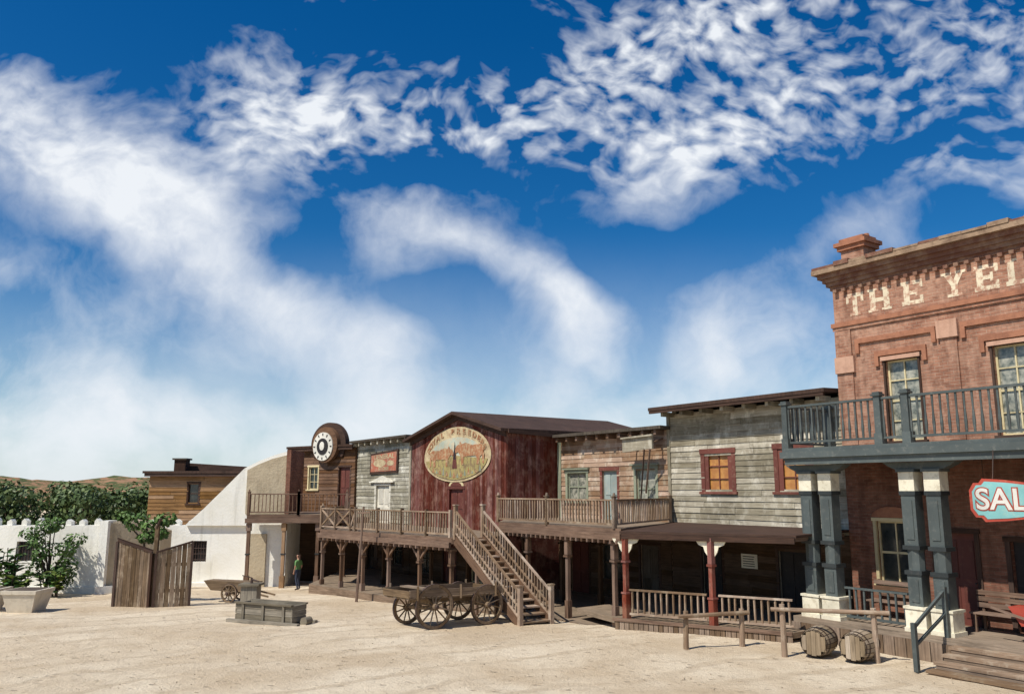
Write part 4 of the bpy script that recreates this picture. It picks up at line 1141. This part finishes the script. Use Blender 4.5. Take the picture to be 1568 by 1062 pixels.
# ================================================================= TROUGH, PUMP, CART
mb=MB()
a=Vector((-8.75,27.0,0));b=Vector((-6.75,26.1,0));dd=(b-a).normalized();nn_=Vector((-dd.y,dd.x,0));z=gz(-7.5,26.8)
def Q(l,t,z_): p=a+dd*l+nn_*t;return Vector((p.x,p.y,z_+z))
LL=(b-a).length
for t in (0,.62):
    for k in range(3): mb.beam(Q(0,t,.17+k*.17),Q(LL,t,.17+k*.17),.05,.16,M['trough'])
for l in (0,LL):
    for k in range(3): mb.beam(Q(l,-.03,.17+k*.17),Q(l,.65,.17+k*.17),.056,.15,M['trough'])
mb.beam(Q(0,.31,.13),Q(LL,.31,.13),.56,.05,M['trough'])
mb.beam(Q(-.03,-.04,.6),Q(LL+.03,-.04,.6),.12,.05,M['trough']);mb.beam(Q(-.03,.66,.6),Q(LL+.03,.66,.6),.12,.05,M['trough'])
mb.beam(Q(-.25,-.12,.05),Q(LL+.35,-.12,.05),.14,.1,M['trough']);mb.beam(Q(-.25,.74,.05),Q(LL+.35,.74,.05),.14,.1,M['trough'])
for l in (.3,LL/2,LL-.3): mb.beam(Q(l,-.06,.1),Q(l,-.06,.62),.07,.05,M['trough'])
mb.cyl(Q(LL+.28,.2,.12),Q(LL+.28,.5,.12),.13,.13,12,M['trough'])
mb.build('water_trough')
mb=MB()
z=gz(-9.0,29.3)
mb.bb(-9.3,-8.75,29.0,29.5,z,z+.95,M['trough']);mb.bb(-9.38,-8.67,28.92,29.58,z+.95,z+1.02,M['trough'])
mb.bb(-9.36,-8.69,28.94,29.56,z,z+.12,M['trough']);mb.cyl((-9.02,29.25,z+1.02),(-9.02,29.25,z+1.2),.05,.04,8,M['iron']);mb.cyl((-9.02,29.25,z+1.15),(-8.75,29.2,z+1.08),.03,.03,8,M['iron'])
mb.beam((-9.02,29.25,z+1.2),(-9.35,29.25,z+1.28),.03,.03,M['iron'])
mb.build('well_pump')
mb=MB()
z=gz(-11,33.5)
mb.wheel((-11.1,33.2,z+.36),(.3,1,0),.36,M['wagon'],10,.05,.05,M['iron']);mb.wheel((-10.9,34.0,z+.36),(.3,1,0),.36,M['wagon'],10,.05,.05,M['iron'])
mb.ext([(-11.9,33.4,z+.45),(-10.4,33.1,z+.4),(-10.1,33.05,z+.78),(-12.2,33.4,z+.82)],(.18,.6,0),M['wagon'])
mb.beam((-10.5,33.2,z+.45),(-9.5,33.0,z+.25),.06,.06,M['wagon']);mb.beam((-10.4,33.8,z+.45),(-9.4,33.6,z+.25),.06,.06,M['wagon'])
mb.build('hand_cart')

# ================================================================= PLANK GATES
mb=MB()
def panel(p0,p1,zt0,zt1,n,mat):
    p0=Vector((p0[0],p0[1],0));p1=Vector((p1[0],p1[1],0));d=(p1-p0).normalized();L=(p1-p0).length
    rot=Matrix((d,Vector((-d.y,d.x,0)),Vector((0,0,1)))).transposed()
    zb=gz(p0.x,p0.y)-.02
    for i in range(n):
        t=(i+.5)/n;p=p0.lerp(p1,t);zt=zt0+(zt1-zt0)*t+U(-.04,.02)
        mb.box((p.x,p.y+U(-.01,.01),(zb+zt)/2),(L/n-.012,.035,zt-zb),mat,rot=rot@Matrix.Rotation(rad(U(-.5,.5)),3,'Y'))
    o=Vector((d.y,-d.x,0))*.04
    mb.beam(Vector((p0.x,p0.y,zt0+.03)),Vector((p1.x,p1.y,zt1+.03)),.09,.07,M['trimdk'])
    for zz in (.3,1.25):
        mb.beam(Vector((p0.x,p0.y,zz))+o*-1.6,Vector((p1.x,p1.y,zz))+o*-1.6,.04,.12,mat)
    for q,zt in ((p0,zt0),(p1,zt1)):
        mb.box((q.x+o.x,q.y+o.y,(zb+zt)/2),(.09,.07,zt-zb),M['trimdk'],rot=rot)
panel((-14.85,31.6),(-13.45,31.4),2.1,1.68,9,M['gate'])
panel((-13.3,31.4),(-12.15,31.9),1.68,2.05,7,M['gate'])
mb.box((-13.38,31.55,1.2),(.14,.14,3.0),M['gate'])
mb.beam((-14.95,31.75,2.2),(-13.3,31.5,1.72),.05,.05,M['trimdk']);mb.cyl((-13.4,31.5,2.6),(-13.25,31.5,2.95),.05,.05,8,M['trimdk'])
mb.build('plank_gate')
mb=MB()
limb(mb,(-14.3,33.3,gz(0,33)),(-14.5,33.0,2.0),.07,.04);limb(mb,(-14.5,33.0,2.0),(-15.3,33.2,2.7),.04,.02);limb(mb,(-14.5,33.0,2.0),(-13.8,33.2,2.8),.04,.02)
for c,r in (((-14.9,33.2,2.75),.5),((-14.3,33.1,2.6),.42),((-13.8,33.2,2.85),.4),((-15.5,33.4,2.95),.3),((-14.4,33.0,2.15),.3),((-13.9,33,2.3),.3)):
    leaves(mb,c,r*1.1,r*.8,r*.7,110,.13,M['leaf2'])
mb.build('climbing_vine')

# ================================================================= PLANTERS + SHRUBS
def planter(name,cx,cy,w0,w1,h):
    mb=MB();z=gz(cx,cy)-.02
    for (a0,a1,z0,z1) in ((w0,w1,z,z+h-.12),(w1*1.06,w1*1.08,z+h-.12,z+h)):
        b0=[(cx-a0/2,cy-a0/2,z0),(cx+a0/2,cy-a0/2,z0),(cx+a0/2,cy+a0/2,z0),(cx-a0/2,cy+a0/2,z0)]
        b1=[(cx-a1/2,cy-a1/2,z1),(cx+a1/2,cy-a1/2,z1),(cx+a1/2,cy+a1/2,z1),(cx-a1/2,cy+a1/2,z1)]
        for i in range(4):
            j=(i+1)%4;mb.face([b0[i],b0[j],b1[j],b1[i]],[(0,0),(1,0),(1,1),(0,1)],M['concrete'],.5)
        mb.face(b1,[(0,0),(1,0),(1,1),(0,1)],M['concrete'],.5);mb.face(b0[::-1],[(0,0),(1,0),(1,1),(0,1)],M['concrete'],.5)
    mb.bb(cx-w1/2+.06,cx+w1/2-.06,cy-w1/2+.06,cy+w1/2-.06,z+h+.002,z+h+.012,M['trunk'])
    mb.build(name)
planter('stone_planter',-17.15,30.0,.85,1.15,.78)
planter('stone_planter',-18.9,30.3,.85,1.2,.78)
mb=MB();cx,cy=-20.0,36.2;z=gz(cx,cy)
limb(mb,(cx,cy,z),(cx+.1,cy,z+.9),.09,.06)
for i in range(22):
    c=(cx+U(-.9,.9),cy+U(-.45,.45),z+U(.6,2.95));limb(mb,(cx+.1,cy,z+.7),c,.04,.015)
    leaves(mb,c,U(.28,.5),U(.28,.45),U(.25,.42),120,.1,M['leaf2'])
mb.build('shrub_tree')
def broad(name,cx,cy,n,hmax,lw,ll):
    mb=MB();z=gz(cx,cy)
    for s in range(n):
        bx=cx+U(-.55,.55);by=cy+U(-.3,.3);h=U(.5,1)*hmax;tx=bx+U(-.25,.25)
        limb(mb,(bx,by,z),(tx,by,z+h),.035,.018,M['trunk'])
        for k in range(15):
            t=U(.25,1);p=Vector((bx+(tx-bx)*t,by,z+h*t));an=U(0,6.28);d=Vector((math.cos(an),math.sin(an),U(.1,.9))).normalized()
            sd=d.cross(Vector((0,0,1))).normalized();l=ll*U(.7,1.2);ww=lw*U(.8,1.2);dn=Vector((0,0,-1))
            P=[p,p+d*l*.35+sd*ww/2,p+d*l*.7+sd*ww*.42+dn*l*.08,p+d*l+dn*l*.25,p+d*l*.7-sd*ww*.42+dn*l*.08,p+d*l*.35-sd*ww/2]
            mid1=p+d*l*.35+Vector((0,0,-.03));mid2=p+d*l*.7+dn*l*.1
            r=U(.25,1)
            for q in ([P[0],P[1],mid1],[P[0],mid1,P[5]],[P[1],P[2],mid2,mid1],[mid1,mid2,P[4],P[5]],[P[2],P[3],mid2],[mid2,P[3],P[4]]):
                mb.face(q,[(0,0),(1,0),(1,1),(0,1)][:len(q)],M['leaf3'],r)
    mb.build(name)
broad('broad_leaved_plant',-21.3,35.4,10,2.1,.28,.6)
broad('broad_leaved_plant',-20.7,34.8,7,1.1,.24,.5)
broad('broad_leaved_plant',-19.3,35.4,6,1.1,.24,.5)

# ================================================================= PERSON
def person(loc,heading):
    me=bpy.data.meshes.new('person')
    J={'pelvis':(0,0,.88),'waist':(0,.0,1.02),'chest':(0,.01,1.22),'neck0':(0,.0,1.36),'neck1':(0,.015,1.42),'head0':(0,.02,1.47),'head1':(0,.015,1.54),'head2':(0,.01,1.60),
    'hipL':(.09,0,.82),'kneeL':(.1,.05,.45),'ankL':(.1,-.03,.08),'toeL':(.11,.12,.035),
    'hipR':(-.09,0,.82),'kneeR':(-.1,.0,.45),'ankR':(-.1,-.1,.09),'toeR':(-.11,.05,.035),
    'shL':(.17,0,1.31),'elL':(.22,.0,1.06),'wrL':(.22,.12,.86),'haL':(.215,.15,.80),
    'shR':(-.17,0,1.31),'elR':(-.22,-.04,1.06),'wrR':(-.22,.04,.84),'haR':(-.215,.06,.78)}
    RR={'pelvis':(.15,.11),'waist':(.125,.09),'chest':(.155,.1),'neck0':(.07,.06),'neck1':(.05,.05),'head0':(.06,.07),'head1':(.078,.095),'head2':(.068,.085),
    'hip':(.09,.09),'knee':(.055,.058),'ank':(.038,.042),'toe':(.036,.025),'sh':(.06,.06),'el':(.04,.04),'wr':(.026,.026),'ha':(.032,.018)}
    keys=list(J);idx={k:i for i,k in enumerate(keys)}
    E=[('pelvis','waist'),('waist','chest'),('chest','neck0'),('neck0','neck1'),('neck1','head0'),('head0','head1'),('head1','head2')]
    for s in 'LR': E+=[('pelvis','hip'+s),('hip'+s,'knee'+s),('knee'+s,'ank'+s),('ank'+s,'toe'+s),('chest','sh'+s),('sh'+s,'el'+s),('el'+s,'wr'+s),('wr'+s,'ha'+s)]
    V_=[J[k] for k in keys];ED=[(idx[a],idx[b]) for a,b in E]
    rr=[RR.get(k,RR.get(k[:-1])) for k in keys]
    for s,sx in (('L',1),('R',-1)):
        h=Vector(J['ha'+s])
        for f in range(4):
            b=h+Vector((0,(f-1.5)*.018,-.012));a1=b+Vector((0,.005,-.032));a2=a1+Vector((-sx*.01,.004,-.026+abs(f-1.4)*.004))
            i=len(V_);V_+=[tuple(b),tuple(a1),tuple(a2)];rr+=[(.009,.009),(.008,.008),(.007,.007)];ED+=[(idx['ha'+s],i),(i,i+1),(i+1,i+2)]
        i=len(V_);b=h+Vector((0,.03,.01));V_+=[tuple(b),tuple(b+Vector((0,.022,-.025)))];rr+=[(.01,.01),(.008,.008)];ED+=[(idx['ha'+s],i),(i,i+1)]
    me.from_pydata(V_,ED,[])
    ob=bpy.data.objects.new('person_body_tmp',me);COL.objects.link(ob)
    md=ob.modifiers.new('s','SKIN')
    sv=me.skin_vertices[0].data
    for i,r in enumerate(rr): sv[i].radius=r
    sv[idx['pelvis']].use_root=True
    ss=ob.modifiers.new('ss','SUBSURF');ss.levels=2;ss.render_levels=2
    bpy.context.view_layer.update()
    m2=bpy.data.meshes.new_from_object(ob.evaluated_get(bpy.context.evaluated_depsgraph_get()))
    bpy.data.objects.remove(ob)
    skin=paint('skin',(.45,.24,.16),(.4,.2,.13),.5,.2);shirt=paint('green_shirt',(.13,.27,.09),(.10,.22,.07),.8,.4);jean=paint('dark_jeans',(.04,.05,.08),(.07,.08,.1),.8,.4);shoe=M['trimdk'];hair=paint('brown_hair',(.05,.025,.015),(.08,.04,.02),.6,.4)
    for mm in (skin,shirt,jean,shoe,hair): m2.materials.append(mm)
    for p in m2.polygons:
        c=p.center;p.use_smooth=True
        arm=abs(c.x)>.175 and c.z<1.2
        if c.z>1.375: k=4 if (c.z>1.58 or c.y<-.02 and c.z>1.44) else 0
        elif arm and c.z<1.12: k=0
        elif c.z>.93 : k=1
        elif c.z>.09: k=2 if not(abs(c.x)>.18 and c.z>.6) else 0
        else: k=3
        p.material_index=k
    g=bpy.data.objects.new('person',None);COL.objects.link(g);g.location=loc;g.rotation_euler=(0,0,heading)
    body=bpy.data.objects.new('body',m2);COL.objects.link(body);body.parent=g
    mb=MB()
    for sx in (-1,1):
        mb.cyl((sx*.03,.105,1.545),(sx*.03,.113,1.545),.012,.009,8,M['black']);mb.cyl((sx*.078,.01,1.53),(sx*.09,.0,1.53),.02,.022,8,skin)
    mb.ext([(-.012,.1,1.505),(.012,.1,1.505),(0,.1,1.545)],(0,.022,0),skin);mb.beam((-.025,.105,1.482),(.025,.105,1.482),.012,.008,M['signred'])
    mb.cyl((0,-.075,1.6),(0,-.085,1.34),.06,.045,12,hair)
    f=mb.build('face_and_hair');f.parent=g
person((-9.85,38.8,gz(0,38.8)),rad(60))
